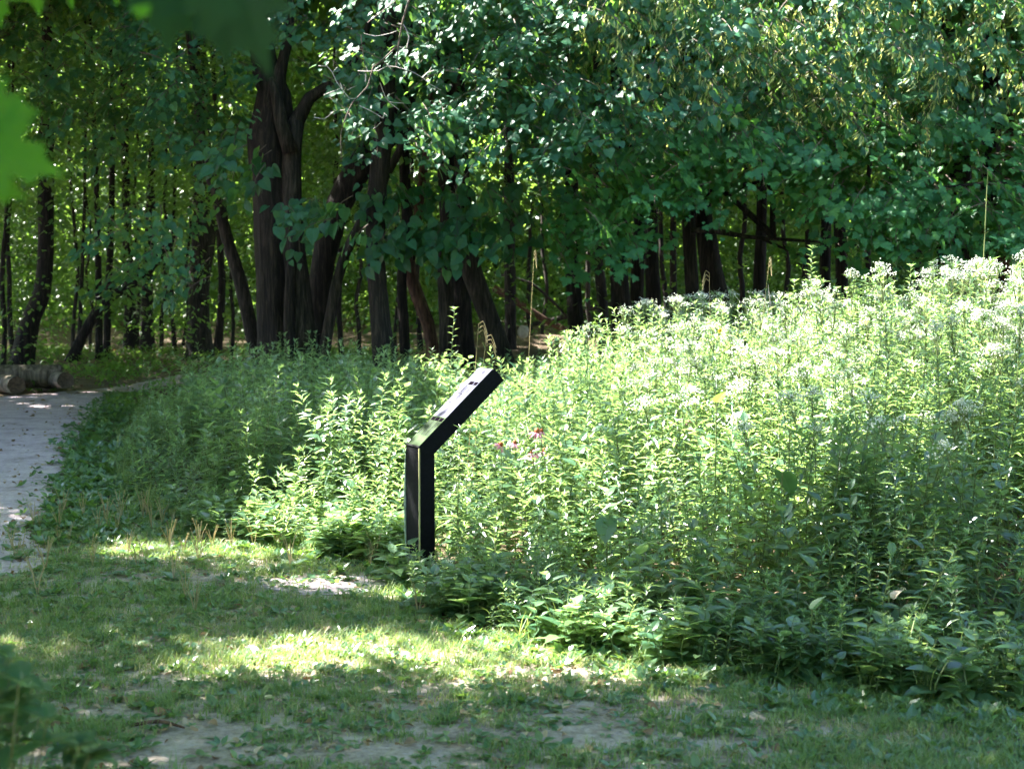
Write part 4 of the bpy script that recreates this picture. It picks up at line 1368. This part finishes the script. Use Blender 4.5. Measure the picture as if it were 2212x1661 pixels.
for (x, y, s, kind, pi_) in plants:
    rz = rnd.uniform(0, 6.28)
    tilt = (rnd.gauss(0, .13), rnd.gauss(0, .13))
    if quota[kind] > 0 and abs(x) < .37 * y:
        quota[kind] -= 1
        if pi_ not in pm:
            pm[pi_] = (mesh(LB[kind][0], PROT[pi_][2], ['stem'], True), mesh(kind + '_foliage', PROT[pi_][3], ['meadow', 'white', 'lav']))
        o = link(LB[kind][0], pm[pi_][0])
        o.location = (x, y, 0); o.rotation_euler = (tilt[0], tilt[1], rz); o.scale = (s, s, s)
        rg = region(x, y)
        tag(o, LB[kind][1] + ' ' + rg[0], LB[kind][2], LB[kind][3] + ' ' + rg[1])
        link('foliage', pm[pi_][1], o)
    else:
        rest_i.append(pi_ + (len(PROT) if y > 10.5 else 0)); rest_m.append(rotz(rz, s, (x, y, 0), tilt)); rest_c.append(rnd.gauss(0, .12))
o = bake('meadow_plants', fulls, rest_i, rest_m, ['meadow', 'white', 'lav', 'stem'], rest_c)
tag(o, 'dense mixed mass of meadow plants behind the nearest stems', kind='stuff')

# prominent single plants with every leaf a part
lance_me = {}
def lance_mesh(L, q, mt='meadow'):
    k = (round(L, 2), q, mt)
    if k not in lance_me:
        lance_me[k] = mesh('leaf', lance(k[0], k[0] * (.20 if mt != 'reed' else .13), .3, .35, 2, 0, (.35, .6, .85)[q]), ['meadow' if mt == 'reed' else mt])
    return lance_me[k]
def special(name, label, px, ptop, D, cat='wild plant', n=34, size=.10, mt='meadow', lean=0.0, t0=.15, flower=None, zb=0.0, wide=1.0):
    b = P(px, 700, D)
    top = P(px + lean, ptop, D)
    h = top.z
    root = empty(name, (b.x, D, 0))
    r = random.Random(int(px + ptop))
    axp = [Vector(((top.x - b.x) * t ** 1.6, 0, h * t)) for t in np.linspace(0, 1, 8)]
    g = G(); tube_g(g, axp, [.005 * (1 - .7 * k / 7) for k in range(8)], 5, 0, .7)
    link('stem', mesh('stem', g, ['stem'], True), root)
    a = 0
    for i in range(n):
        t = t0 + (1 - t0) * (i / n) ** .75
        k = min(int(t * 7), 6)
        p = axp[k].lerp(axp[k + 1], t * 7 - k)
        a += 2.4 + r.gauss(0, .2)
        L = size * (1 - .6 * t ** 3) * r.uniform(.85, 1.15)
        d = (math.cos(a), math.sin(a), .25 + .7 * t ** 4 + r.gauss(0, .1))
        o = link('leaf', lance_mesh(L, r.randrange(3), mt), root)
        m4 = basis(p, d)
        m4[:3, 1] *= wide
        o.matrix_local = Matrix(m4.tolist())
    for i in range(8):
        a = r.uniform(0, 6.28)
        o = link('leaf', lance_mesh(.05, 2, mt), root)
        o.matrix_local = Matrix(basis(axp[-1] - Vector((0, 0, .01)), (math.cos(a) * .7, math.sin(a) * .7, 1)).tolist())
    tag(root, label, cat)
    return root
special('goldenrod_plant', 'tallest sunlit leafy spear standing above the meadow before the dark wood', 1742, 535, 11.0, n=84, size=.12, lean=12)
special('goldenrod_plant', 'sunlit leafy spear left of and lower than the tallest one', 1700, 608, 10.8, n=64, size=.105, lean=16)
special('goldenrod_plant', 'sunlit leafy spear right of and touching the tallest one', 1768, 600, 11.4, n=64, size=.105, lean=-4)
special('goldenrod_plant', 'slim spear with upcurved leaves right of the light green bush', 1950, 575, 11.2, n=64, size=.105, lean=18)
special('goldenrod_plant', 'bright spear near the broadest trunk at the right', 2008, 570, 10.9, n=64, size=.105, lean=6)
special('goldenrod_plant', 'single bluish spear upright against the trunks behind the sign', 962, 668, 10.6, n=40, size=.095, lean=20)
special('goldenrod_plant', 'lone pale drooping-leaved plant at the far left tip of the clump', 324, 785, 13.5, n=20, size=.15, lean=-4)
special('goldenrod_plant', 'arching plant with silvery leaves at the lower right meadow edge', 1980, 1150, 5.9, n=30, size=.12, lean=110, t0=.3)
special('goldenrod_plant', 'upright plant with light green tip leaning over the right meadow edge', 1790, 1120, 6.5, n=30, size=.12, lean=36)
special('goldenrod_plant', 'leafy stem rising in front of the black side of the sign panel', 985, 925, 7.72, n=22, size=.085, lean=10)
special('reed_grass', 'wide-bladed light green plant bending left over the lawn edge', 1560, 1215, 6.0, n=14, size=.24, lean=-70, wide=.8, mt='reed')
special('reed_grass', 'stiff wide-bladed plant right of the rust-coloured leaves', 1665, 1255, 6.05, n=12, size=.26, lean=20, wide=.8, mt='reed')
special('reed_grass', 'small wide-bladed plant leaning at the front of the meadow edge', 1500, 1300, 5.95, n=9, size=.20, lean=-30, wide=.8, mt='reed')
# tall bare stalk
def stalk(name, label, px, ptop, D, lean, r0, mt, cat='dry stalk', knobs=0, curve=0, group=None):
    b = P(px, 700, D); top = P(px + lean, ptop, D)
    o0 = Vector((b.x, D, 0))
    ax = [Vector(((top.x - b.x) * t + curve * math.sin(math.pi * t), 0, top.z * t)) for t in np.linspace(0, 1, 12)]
    g = G(); tube_g(g, ax, [r0 * (1 - .6 * k / 11) for k in range(12)], 6, 0, .9)
    root = link(name, mesh(name, g, [mt], True), None, o0)
    for k in range(knobs):
        t = .55 + .45 * k / max(1, knobs - 1)
        kk = min(int(t * 11), 10)
        a = k * 2.4
        ob = link('bud', mesh('bud', lance(.035, .012, .3, .1, 2, 0, .9), ['stem']), root)
        ob.matrix_local = Matrix(basis(ax[kk], (math.cos(a), math.sin(a), .9)).tolist())
    tag(root, label, cat, group)
    return root, ax
stalk('bare_stalk', 'tallest thin bare yellow-green stalk rising high before the wood at the right', 2108, 366, 9.5, 26, .0065, 'stem', 'wild plant', knobs=8)
def seedhead(name, label, px, ptop, D, lean, droop, dry=True):
    root, ax = stalk(name, label, px, ptop, D, lean, .0025, 'straw', 'dry stalk')
    r = random.Random(int(px))
    tip = ax[-1]
    for k in range(3):
        s = 1 if lean > 0 else -1
        q = [tip - Vector((0, 0, .03 * k)), tip + Vector((s * droop * .5, 0, .02 - .03 * k)), tip + Vector((s * droop, 0, -.07 - .03 * k))]
        p, rr_ = resample(q, [.0015, .0015, .0035], .02)
        g = G(); tube_g(g, p, rr_, 4, 0, .7)
        link('seed_head', mesh('seed_head', g, ['straw'], True), root)
seedhead('dry_seed_stalk', 'dry pinkish seed stalk with curled heads before the black leaning trunk', 1546, 590, 10.5, -14, .05)
seedhead('dry_seed_stalk', 'thin dry stalk leaning right before the dark wood', 1612, 560, 11, 50, .02)
seedhead('dry_seed_stalk', 'dry arching stalk with drooping head left behind the sign top', 1000, 700, 9.6, 34, .06)
seedhead('dry_seed_stalk', 'second dry arching stalk, lower and paler, behind the sign top', 1010, 730, 9.8, 40, .07)
seedhead('dry_seed_stalk', 'very thin wispy stalk with a pale tuft over the sunny clearing', 1128, 545, 11.5, 26, .02)
# dry brown twigs
b = P(1690, 640, 12.5)
root = empty('dry_brush', (b.x, 12.5, 0))
for k in range(16):
    a = rnd.uniform(-.5, .5)
    q = [Vector((0, 0, .6)), Vector((a * .35, rnd.uniform(-.1, .1), 1.2)), Vector((a * .8 + rnd.uniform(-.1, .1), rnd.uniform(-.1, .1), 1.2 + rnd.uniform(.1, .5)))]
    p, rr_ = resample([Vector((0, 0, 0))] + q, [.004, .004, .003, .0012], .1, .03, k)
    g = G(); tube_g(g, p, rr_, 4, 0, .5)
    link('twig', mesh('twig', g, ['twig']), root)
tag(root, 'tangle of dry pinkish-brown twigs left of the tallest leafy spear', 'dead plant')
# light green bush
b = P(1865, 640, 11.8)
root = empty('leafy_bush', (b.x, 11.8, 0))
fol = G()
r = random.Random(4)
for k in range(36):
    a = r.uniform(0, 6.28); q = r.uniform(.05, .38); zt = 1.42 + .28 * (1 - (q / .38) ** 2) * r.uniform(.7, 1.1)
    tp = Vector((q * math.cos(a), q * math.sin(a) * .7, zt))
    p, rr_ = resample([Vector((0, 0, 0)), tp * .55, tp], [.006, .004, .0015], .15, .02, k)
    g = G(); tube_g(g, p, rr_, 4, 0, .6)
    link('stem', mesh('stem', g, ['stem']), root)
    for j in range(30):
        t = r.uniform(.5, 1)
        c0 = tp * (.55 + .45 * (t - .5) * 2)
        b_ = r.uniform(0, 6.28)
        z_ = r.uniform(.04, .065)
        fol.put((leafA['ovate'][0], leafA['ovate'][1], leafA['ovate'][2], np.full(len(leafA['ovate'][1]), r.uniform(.5, 1))), basis(np.array(c0), (math.cos(b_), math.sin(b_), r.uniform(0, .8)), s=z_))
o = link('foliage', mesh('foliage', fol, ['meadow']), root); o['kind'] = 'stuff'
tag(root, 'rounded light green bush with small leaves at the back of the bright meadow', 'bush')
# coneflowers
cf = [(1160, 935, 8.6, 1.15), (1082, 962, 8.7, .9), (1112, 958, 8.5, .8), (1152, 980, 8.4, 1.1), (1176, 975, 8.8, .9), (1140, 928, 8.9, .6), (1490, 908, 9.0, .6), (1170, 932, 8.65, .7)]
cl = ['largest pink coneflower with a tall orange cone right of the sign', 'leftmost pink coneflower nearest the sign panel', 'pink coneflower seen edge-on, tilted to the right', 'reddest coneflower with orange centre, lowest of the patch', 'pale pink coneflower at the right end of the low row', 'small faded coneflower at the back of the patch', 'lone small coneflower well right of the others', 'small coneflower tucked behind the largest one']
for (px, py, D, s), lb in zip(cf, cl):
    c = P(px, py, D)
    root = empty('coneflower', (c.x, D, 0))
    r = random.Random(px)
    g = G(); tube_g(g, [(0, 0, 0), (.01, 0, c.z * .5), (0, 0, c.z)], [.004, .003, .0025], 5, 0, .7)
    link('stem', mesh('stem', g, ['stem'], True), root)
    tl = (r.gauss(.0, .25), r.gauss(.25, .25))
    V = [(.016 * s * math.sin(th) * math.cos(ph), .016 * s * math.sin(th) * math.sin(ph), .02 * s * math.cos(th)) for th in np.linspace(0, math.pi, 7) for ph in np.linspace(0, 2 * math.pi, 11)[:-1]]
    T = [q for i in range(6) for j in range(10) for q in ((i * 10 + j, (i + 1) * 10 + j, (i + 1) * 10 + (j + 1) % 10), (i * 10 + j, (i + 1) * 10 + (j + 1) % 10, i * 10 + (j + 1) % 10))]
    g = G(); g.add(V, T)
    o = link('cone', mesh('cone', g, ['cone'], True), root); o.location = (0, 0, c.z + .008 * s)
    for k in range(13):
        a = 6.283 * k / 13 + r.gauss(0, .1)
        o = link('petal', mesh('petal', lance(.052 * s, .014 * s, .15, .5, 2, 0, r.random()), ['pink']), root)
        m4 = rotz(0, 1, (0, 0, c.z), tl) @ basis((.009 * s * math.cos(a), .009 * s * math.sin(a), 0), (math.cos(a), math.sin(a), -.25 + r.gauss(0, .12)))
        o.matrix_local = Matrix(m4.tolist())
    for k in range(4):
        o = link('leaf', lance_mesh(.1, k % 3), root)
        a = r.uniform(0, 6.28)
        o.matrix_local = Matrix(basis((0, 0, c.z * (.3 + .15 * k)), (math.cos(a), math.sin(a), .5)).tolist())
    tag(root, lb, 'coneflower', 'pink coneflowers by the sign')
for (px, py, D, lb) in [(2020, 800, 8.5, 'yellow flower in the bright right part of the meadow'), (1555, 1085 - 370, 10.5, 'small yellow flower low beside the seed stalk'), (1680, 790, 9.2, 'yellow flower left of the light patch of broad leaves')]:
    c = P(px, py, D)
    root = empty('yellow_wildflower', (c.x, D, 0))
    g = G(); tube_g(g, [(0, 0, 0), (0, 0, c.z)], [.004, .0025], 5, 0, .7)
    link('stem', mesh('stem', g, ['stem'], True), root)
    for k in range(12):
        a = 6.283 * k / 12
        o = link('petal', mesh('petal', lance(.02, .010, .1, .1, 2, 0, .6), ['yellow']), root)
        o.matrix_local = Matrix((basis((0, 0, c.z), (math.cos(a), -.5, math.sin(a)), (0, -1, 0))).tolist())
    tag(root, lb, 'wildflower')
# big heart-shaped leaves standing out of the meadow
def bigleaf(label, px, py, D, s, yaw, pitch, mt='broad', shape='heart'):
    c = P(px, py, D)
    root = empty('big_leaf_plant', (c.x, D, 0))
    a = leafA[shape]
    g = G(); tube_g(g, [(0, .02, 0), (0, .02, c.z * .6), (0, 0, c.z)], [.005, .004, .003], 5, 0, .6)
    link('leaf_stalk', mesh('leaf_stalk', g, ['stem'], True), root)
    o = link('leaf', mesh('leaf', (a[0], a[1], a[2], np.full(len(a[1]), .6)), [mt]), root)
    o.matrix_local = Matrix(basis((0, 0, c.z), (math.cos(yaw) * math.cos(pitch), math.sin(yaw) * math.cos(pitch), math.sin(pitch)), s=s).tolist())
    tag(root, label, 'wild plant')
bigleaf('single big heart-shaped leaf on a stalk low right of the sign post', 1080, 1205, 6.9, .13, 0.5, .25)
bigleaf('big upright heart-shaped leaf in the middle of the meadow face', 1312, 1120, 7.0, .13, -1.9, -1.1)
bigleaf('big pointed green leaf hanging high in the middle of the meadow face', 1690, 1020, 6.7, .15, .7, -.9)
bigleaf('big pointed green leaf above and left of the hanging one', 1706, 930, 6.9, .14, .2, -.3)
bigleaf('big dark leaf on the left of the two pointed ones', 1548, 870, 7.6, .12, -1.2, .8, shape='ovate')
bigleaf('broad round leaf low at the right meadow edge', 2195, 1400, 5.3, .09, 2.8, .1)
bigleaf('broad oval leaf at the foot of the stiff wide-bladed plant', 1755, 1315, 5.7, .08, .2, .9)
bigleaf('tall oval leaf lit from behind above the right meadow edge', 1925, 1170, 6.0, .07, -1.5, -1.2, shape='ovate')
# curled dry leaf, rusty leaves
c = P(1930, 1295, 5.6)
o = link('curled_dry_leaf', mesh('curled_dry_leaf', outline_leaf(OVATE, 1.2, 1.1, 0, 1.0), ['litter']), None, c)
o.scale = (.06, .06, .06); o.rotation_euler = (0.3, -1.1, .6)
tag(o, 'pale curled dry leaf caught on stems at the right meadow edge', 'leaf')
b = P(1615, 1420, 5.95)
root = empty('rusty_dock', (b.x, 5.95, 0))
r = random.Random(3)
for k in range(11):
    a = r.uniform(0, 6.28)
    o = link('leaf', mesh('leaf', lance(r.uniform(.05, .09), .02, .5, .3, 2, 0, r.random()), ['dock']), root)
    o.matrix_local = Matrix(basis((r.uniform(-.14, .14), r.uniform(-.05, .05), 0.01 + .03 * r.random()), (math.cos(a), math.sin(a) * .5, r.uniform(.2, 1.6))).tolist())
tag(root, 'rust-brown withered leaves at the foot of the meadow edge', 'dead plant')

# ------------------------------------------------------------------ low growth: lawn, weeds, litter
tuft = [grass_clump(12, .042 + .010 * k, .035, 100 + k, 0, .0032, .2, .72, 2, .7) for k in range(4)]
tuft_dry_sunlit = [grass_clump(9, .05, .04, 120 + k, 0, .003, .7, 1.0, 2, .9) for k in range(2)]
tall_g = [grass_clump(16, .24 + .06 * k, .05, 130 + k, 0, .006, .2, .7, 3, .6) for k in range(3)]
from mathutils.geometry import intersect_point_tri_2d
lp = np.array(lawn_poly)
def inside(poly, x, y):
    j = len(poly) - 1; c_ = False
    for i in range(len(poly)):
        if (poly[i][1] > y) != (poly[j][1] > y) and x < (poly[j][0] - poly[i][0]) * (y - poly[i][1]) / (poly[j][1] - poly[i][1]) + poly[i][0]:
            c_ = not c_
        j = i
    return c_
patches = [(-1.2, 4.66, .62, .17), (-.48, 4.72, .40, .13), (-.86, 5.0, .25, .06), (-.25, 4.98, .2, .06), (.15, 5.75, .22, .05), (-1.5, 5.45, .25, .06), (-1.9, 7.6, .45, .12), (-2.4, 7.15, .3, .06)]
spot = [gp(520, 1262), gp(640, 1244), gp(820, 1240), gp(850, 1262), gp(800, 1290), gp(700, 1293), gp(600, 1284)]
def bare(x, y):
    b_ = 0
    for (cx_, cy_, rx, ry) in patches:
        q = ((x - cx_) / rx) ** 2 + ((y - cy_) / ry) ** 2
        b_ = max(b_, 1.25 - .5 * q)
    if inside(spot, x, y): b_ = .86
    if inside(path_poly, x, y): b_ = .85
    # thin worn turf near the bottom and along the spur
    n1 = noise.noise(Vector((x * 2.2, y * 5, 0)))
    if y < 5.35 and x < .9: b_ = max(b_, .68 + 1.0 * n1)
    elif y < 5.8 and x < 1.2: b_ = max(b_, .35 + .8 * n1)
    if 7.2 < y < 8.3 and x < -.9: b_ = max(b_, .12 + .8 * n1)
    return b_
li, lm_, lc = [], [], []
for _ in range(30000):
    y = 3.9 + 6.6 * rnd.random() ** 1.15
    x = rnd.uniform(-.37 * y - .3, .37 * y + .3)
    if not inside(lawn_poly, x, y) and not (y > front_y(x) and y - front_y(x) < .5):
        if not (inside(path_poly, x, y) and rnd.random() < .05): continue
    if rnd.random() < bare(x, y): continue
    n1 = noise.noise(Vector((x * 1.3, y * 3.2, 6)))
    dry = max(0, min(.75, .12 + n1 * .8 + (.35 if 5.5 < y < 6.9 and x < .9 else .08)))  # extra pale tufts in the sunny strip put its sunlight into colour
    k = (4 + rnd.randrange(2)) if rnd.random() < dry else rnd.randrange(4)
    s = rnd.uniform(.7, 1.25)
    li.append(k); lm_.append(rotz(rnd.uniform(0, 6.28), s, (x, y, 0.003))); lc.append(rnd.gauss(.03, .09))
o = bake('grass', tuft + tuft_dry_sunlit, li, lm_, ['grass'], lc)
tag(o, 'short worn lawn grass in front of the meadow', kind='stuff')
print('grass tufts', len(li))
# longer grass along the meadow foot and path edge
li, lm_, lc = [], [], []
for _ in range(90):
    x = rnd.uniform(-4.5, 2.6)
    y = front_y(x) + rnd.gauss(.02, .16)
    if abs(x) > .38 * y + .2: continue
    if -1.0 < x < -.3 and y < 8.0 and rnd.random() < .6: continue
    li.append(rnd.randrange(3)); lm_.append(rotz(rnd.uniform(0, 6.28), rnd.uniform(.4, .95), (x, y, 0))); lc.append(rnd.gauss(0, .12))
o = bake('long_grass', tall_g, li, lm_, ['grass'], lc)
tag(o, 'longer unmown grass along the foot of the meadow', kind='stuff')
# broad-leaved weeds in the turf and at the meadow foot
def rosette(n, L, seed, wd=.62, rise=.35):
    r = random.Random(seed); g = G()
    for k in range(n):
        a = 2.4 * k + r.gauss(0, .3)
        z_ = L * r.uniform(.6, 1.15)
        v, t, m, c = leafA['ovate']
        g.put((v * np.array((1, wd / .6, 1)), t, m, np.full(len(t), r.uniform(.1, 1))), basis((.01 * math.cos(a), .01 * math.sin(a), .008), (math.cos(a), math.sin(a), r.uniform(.05, rise * 2)), (r.gauss(0, .2), r.gauss(0, .2), 1), s=z_))
    return g.arr()
ros = [rosette(6, .045, 1), rosette(6, .05, 2, .6, .6), rosette(8, .055, 3, .6, .7), rosette(4, .035, 4)]
li, lm_, lc = [], [], []
for _ in range(17000):
    y = 3.9 + 8 * rnd.random()
    x = rnd.uniform(-.37 * y - .2, .37 * y + .2)
    d = y - front_y(x)
    if x < -2.8 and d > -1.2: d = -.2
    if d > .9 or inside(path_poly, x, y): continue
    n1 = noise.noise(Vector((x * .9, y * 2, 20)))
    pr = .55 + .7 * max(0, n1)
    if d > -.6: pr = .75
    if x < -1 and 6.7 < y < 9: pr = max(pr, .4)
    if x > .6: pr = max(pr, .35)
    if rnd.random() > pr or rnd.random() < (bare(x, y) - .4): continue
    k = rnd.choice([0, 3, 0, 1] if d < -.6 else [0, 1, 2, 2])
    li.append(k); lm_.append(rotz(rnd.uniform(0, 6.28), rnd.uniform(.6, 1.2), (x, y, .004), (rnd.gauss(0, .12), rnd.gauss(0, .12)))); lc.append(rnd.gauss(0, .2))
for _ in range(2200):
    y = rnd.uniform(8.6, 21)
    xa = np.interp(y, [7.8, 9.7, 11.3, 15.7, 21], [-2.9, -3.2, -3.67, -4.8, -5.9]); xb = np.interp(y, [8, 10.4, 11.4, 15.6, 20], [-2.4, -3.1, -3.45, -4.5, -5.7])
    x = rnd.uniform(xa - .3 * rnd.random() ** 2, xb + .25)
    if rnd.random() < .25 * (1 if x < xa else 0): continue
    li.append(rnd.randrange(4)); lm_.append(rotz(rnd.uniform(0, 6.28), rnd.uniform(.7, 1.5), (x, y, .01), (rnd.gauss(0, .2), rnd.gauss(0, .2)))); lc.append(rnd.gauss(0, .2))
o = bake('broadleaf_weeds', ros, li, lm_, ['broad'], lc)
tag(o, 'low broad-leaved weeds scattered through the turf and meadow foot', kind='stuff')
print('weeds', len(li))
# plantains with seed spikes: individuals
pl_me = []
for v in range(3):
    r = random.Random(v)
    sp = G()
    for k in range(4 + v):
        a = r.uniform(0, 6.28); h = r.uniform(.12, .2)
        tube_g(sp, [(0, 0, 0), (.02 * math.cos(a), .02 * math.sin(a), h * .6), (.05 * math.cos(a), .05 * math.sin(a), h)], [.0012, .0026, .0014], 4, 0, r.uniform(.3, 1))
    pl_me.append((mesh('plantain', rosette(7, .10, 30 + v, .7), ['broad']), mesh('seed_spike', sp, ['straw'], True)))
spots = []
for _ in range(700):
    x = rnd.uniform(-3.2, 1.6); y = rnd.uniform(5.2, 10)
    d = y - front_y(x)
    if d > 0 or abs(x) > .36 * y: continue
    pr = .5 if (7.9 < y < 9.8 and x < -.8) else (.35 if -.45 < d else .05)
    if rnd.random() < pr and not inside(spot, x, y): spots.append((x, y))
for (x, y) in spots[:90]:
    v = rnd.randrange(3)
    o = link('plantain', pl_me[v][0]); o.location = (x, y, .003); s = rnd.uniform(.6, 1.15)
    o.scale = (s, s, s); o.rotation_euler = (0, 0, rnd.uniform(0, 6.28))
    tag(o, 'flat plantain rosette with thin upright seed spikes in the turf edge', 'wild plant', 'plantains along the lawn edge')
    if y > 6.6: link('seed_spike', pl_me[v][1], o)
# fallen leaves on lawn: pale undersides, and litter
fl = [outline_leaf(HEART, .3, .3, 0, c_) for c_ in (.2, .7, 1.0)] + [outline_leaf(OVATE, .5, .4, 0, .9)]
li, lm_, lc = [], [], []
for _ in range(9000):
    if rnd.random() < .45:
        y = 4 + 5.5 * rnd.random(); x = rnd.uniform(-.37 * y, .37 * y)
        if y > front_y(x): continue
        s = rnd.uniform(.018, .048)
        if rnd.random() > .45: continue
    elif rnd.random() < .5:
        x, y = rnd.uniform(-8.5, -2), rnd.uniform(8, 24)
        if not inside(path_poly, x, y): continue
        e = min(abs(x - np.interp(y, [8, 11, 15.7, 21], [-2.9, -3.7, -4.8, -5.9])), 3)
        if rnd.random() > math.exp(-e * 1.0) + .12: continue
        s = rnd.uniform(.02, .05)
    else:
        x, y = rnd.uniform(-12, 12), rnd.uniform(17, 40)
        if inside(path_poly, x, y) and rnd.random() < .6: continue
        s = rnd.uniform(.05, .10)
    li.append(rnd.randrange(4)); lm_.append(rotz(rnd.uniform(0, 6.28), s, (x, y, .016), (rnd.gauss(0, .3), rnd.gauss(0, .3)))); lc.append(rnd.gauss(-.1, .25))
o = bake('leaf_litter', fl, li, lm_, ['litter'], lc)
tag(o, 'scattered dry leaves on path, turf and forest floor', kind='stuff')
# green ground cover on the forest floor
li, lm_, lc = [], [], []
gc = [clump(26, .28, .085, 200 + k, 1, .5) for k in range(3)]
for _ in range(4200):
    x, y = rnd.uniform(-13, 12), 17.2 + 18 * rnd.random() ** 1.4
    if inside(path_poly, x, y): continue
    if abs(x) > .37 * y + 1: continue
    nz = noise.noise(Vector((x * .5, y * .5, 3)))
    if rnd.random() > .45 + nz: continue
    z = .10 + (.06 if x < -4 else .1)
    if abs(x - c.x) < 0: continue
    li.append(rnd.randrange(3)); lm_.append(rotz(rnd.uniform(0, 6.28), rnd.uniform(.5, 1.2), (x, y, z))); lc.append(rnd.gauss(0, .15))
o = bake('ground_cover', gc, li, lm_, ['under'], lc)
tag(o, 'low green ground cover on the forest floor beyond the path', kind='stuff')
# a few pale leaves lying on the turf near the front, as things
for (px, py, s, lb) in [(1133, 1366, .075, 'largest pale leaf lying on the lawn below the meadow edge'), (1170, 1465, .05, 'pale upturned leaf on the sunny strip of lawn'), (1215, 1530, .05, 'bluish leaf on the shaded lawn, right of the middle'), (1455, 1395, .05, 'pale leaf caught at the meadow foot'), (2080, 1440, .05, 'pale oval leaf upright at the lower right meadow foot'), (535, 1446, .055, 'green leaf flat on the sunny strip left of the middle'), (215, 1440 - 20, .05, 'bluish curled leaf on the left lawn'), (1180, 1452, .045, 'round green leaf standing on the sunny strip')]:
    c = GR(px, py, .02)
    pale = 'green' not in lb
    o = link('fallen_leaf', mesh('fallen_leaf', outline_leaf(OVATE if pale else HEART, .4, .4, 0, 1.0), ['litter' if pale else 'broad']), None, c)
    o.scale = (s, s, s); o.rotation_euler = (rnd.gauss(0, .4), -.35, rnd.uniform(0, 6.28))
    tag(o, lb, 'leaf')
a, b = GR(282, 1566, .015), GR(395, 1572, .02)
p, rr_ = resample([Vector((0, 0, 0)), (b - a) * .5 + Vector((0, .03, .01)), b - a], [.006, .008, .004], .03, .01, 3)
g = G(); tube_g(g, p, rr_, 7, 0, .5, .1, 2, caps=True)
tag(link('fallen_stick', mesh('fallen_stick', g, ['bark_red'], True), None, a), 'short brown stick lying on the shaded lawn at the lower left', 'stick')

# ------------------------------------------------------------------ near leaves of the overhanging maple (top left) and foreground shrub (bottom left)
big_maple = outline_leaf(MAPLE, .16, .28)
bm_me = [mesh('leaf', (big_maple[0], big_maple[1], big_maple[2], np.full(len(big_maple[1]), c_)), ['mapleshaded']) for c_ in (.15, .45, .8)]
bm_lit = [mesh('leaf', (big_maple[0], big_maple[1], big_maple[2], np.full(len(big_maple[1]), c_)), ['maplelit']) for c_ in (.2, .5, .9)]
def near_leaf(px, py, D, s, dirpx, tilt, k):
    """leaf base at px,py; tip towards dirpx (reference pixels)"""
    a = P(px, py, D); b = P(px + dirpx[0], py + dirpx[1], D)
    d = (b - a).normalized()
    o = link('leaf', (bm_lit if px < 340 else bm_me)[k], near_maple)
    upv = Vector((tilt[0], -1, tilt[1]))
    m4 = basis(a - near_maple.location, d, upv, s=s)
    o.matrix_local = Matrix(m4.tolist())
S1 = 1.35
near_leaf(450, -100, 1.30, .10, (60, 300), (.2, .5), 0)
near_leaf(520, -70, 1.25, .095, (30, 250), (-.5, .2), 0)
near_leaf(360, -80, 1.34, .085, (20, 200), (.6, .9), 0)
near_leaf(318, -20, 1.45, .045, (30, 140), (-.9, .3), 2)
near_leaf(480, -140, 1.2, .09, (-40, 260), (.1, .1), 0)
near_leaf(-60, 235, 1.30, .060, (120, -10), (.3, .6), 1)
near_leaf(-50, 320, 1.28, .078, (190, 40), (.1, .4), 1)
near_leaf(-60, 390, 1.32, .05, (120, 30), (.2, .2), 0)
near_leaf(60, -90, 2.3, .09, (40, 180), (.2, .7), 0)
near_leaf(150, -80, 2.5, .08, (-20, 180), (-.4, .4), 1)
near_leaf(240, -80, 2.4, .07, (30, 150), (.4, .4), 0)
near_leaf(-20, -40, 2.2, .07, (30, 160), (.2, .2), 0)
g = G()
o0 = near_maple.location
for (q, r0) in (([Vector((.15, .1, 3.6)), Vector((2.8, -2.4, 3.1)), P(200, -260, 1.5) - o0, P(470, -110, 1.28) - o0], .012), ([Vector((.15, .1, 3.0)), Vector((3.2, -2.8, 2.4)), P(-260, 240, 1.35) - o0, P(-40, 300, 1.3) - o0], .010), ([P(200, -260, 1.5) - o0, P(160, -120, 2.3) - o0], .005)):
    p, rr_ = resample(q, list(np.linspace(r0, .0015, len(q))), .08, .01, 3)
    tube_g(g, p, rr_, 6)
link('branch', mesh('branch', g, ['bark'], True), near_maple)
sh = G(); st = G()
r = random.Random(12)
rootp = Vector((P(-60, 1500, 2.7).x, 2.75, 0))
for k in range(34):
    px, py = r.uniform(-190, 200), 0
    top = P(px, interp(px, [-190, 0, 90, 200], [1360, 1400, 1480, 1620]) + r.uniform(0, 60), r.uniform(2.5, 3.0)) - rootp
    p, rr_ = resample([Vector((r.gauss(0, .04), r.gauss(0, .04), 0)), top * .5 + Vector((0, 0, .08)), top], [.004, .003, .0015], .08, .01, k)
    tube_g(st, p, rr_, 4, 0, .5)
    for j in range(32):
        t = r.uniform(.3, 1)
        c0 = p[min(len(p) - 1, int(t * len(p)))]
        a = r.uniform(0, 6.28)
        sh.put((leafA['ovate'][0] * np.array((1, 1.15, 1)), leafA['ovate'][1], leafA['ovate'][2], np.full(len(leafA['ovate'][1]), r.uniform(.1, .9))), basis(np.array(c0), (math.cos(a), math.sin(a), r.uniform(-.3, .6)), s=r.uniform(.04, .068)))
root = link('foreground_shrub', mesh('foreground_shrub', st, ['stem'], True), None, rootp)
o = link('foliage', mesh('foliage', sh, ['broad']), root); o['kind'] = 'stuff'
tag(root, 'blurred leafy shrub close by at the bottom left corner', 'shrub')
tot = sum(len(o.data.polygons) for o in bpy.data.objects if o.type == 'MESH')
print('objects', len(bpy.data.objects), 'tris', sum(len(m.polygons) for m in bpy.data.meshes), 'leaf parts', n_leaf_parts)
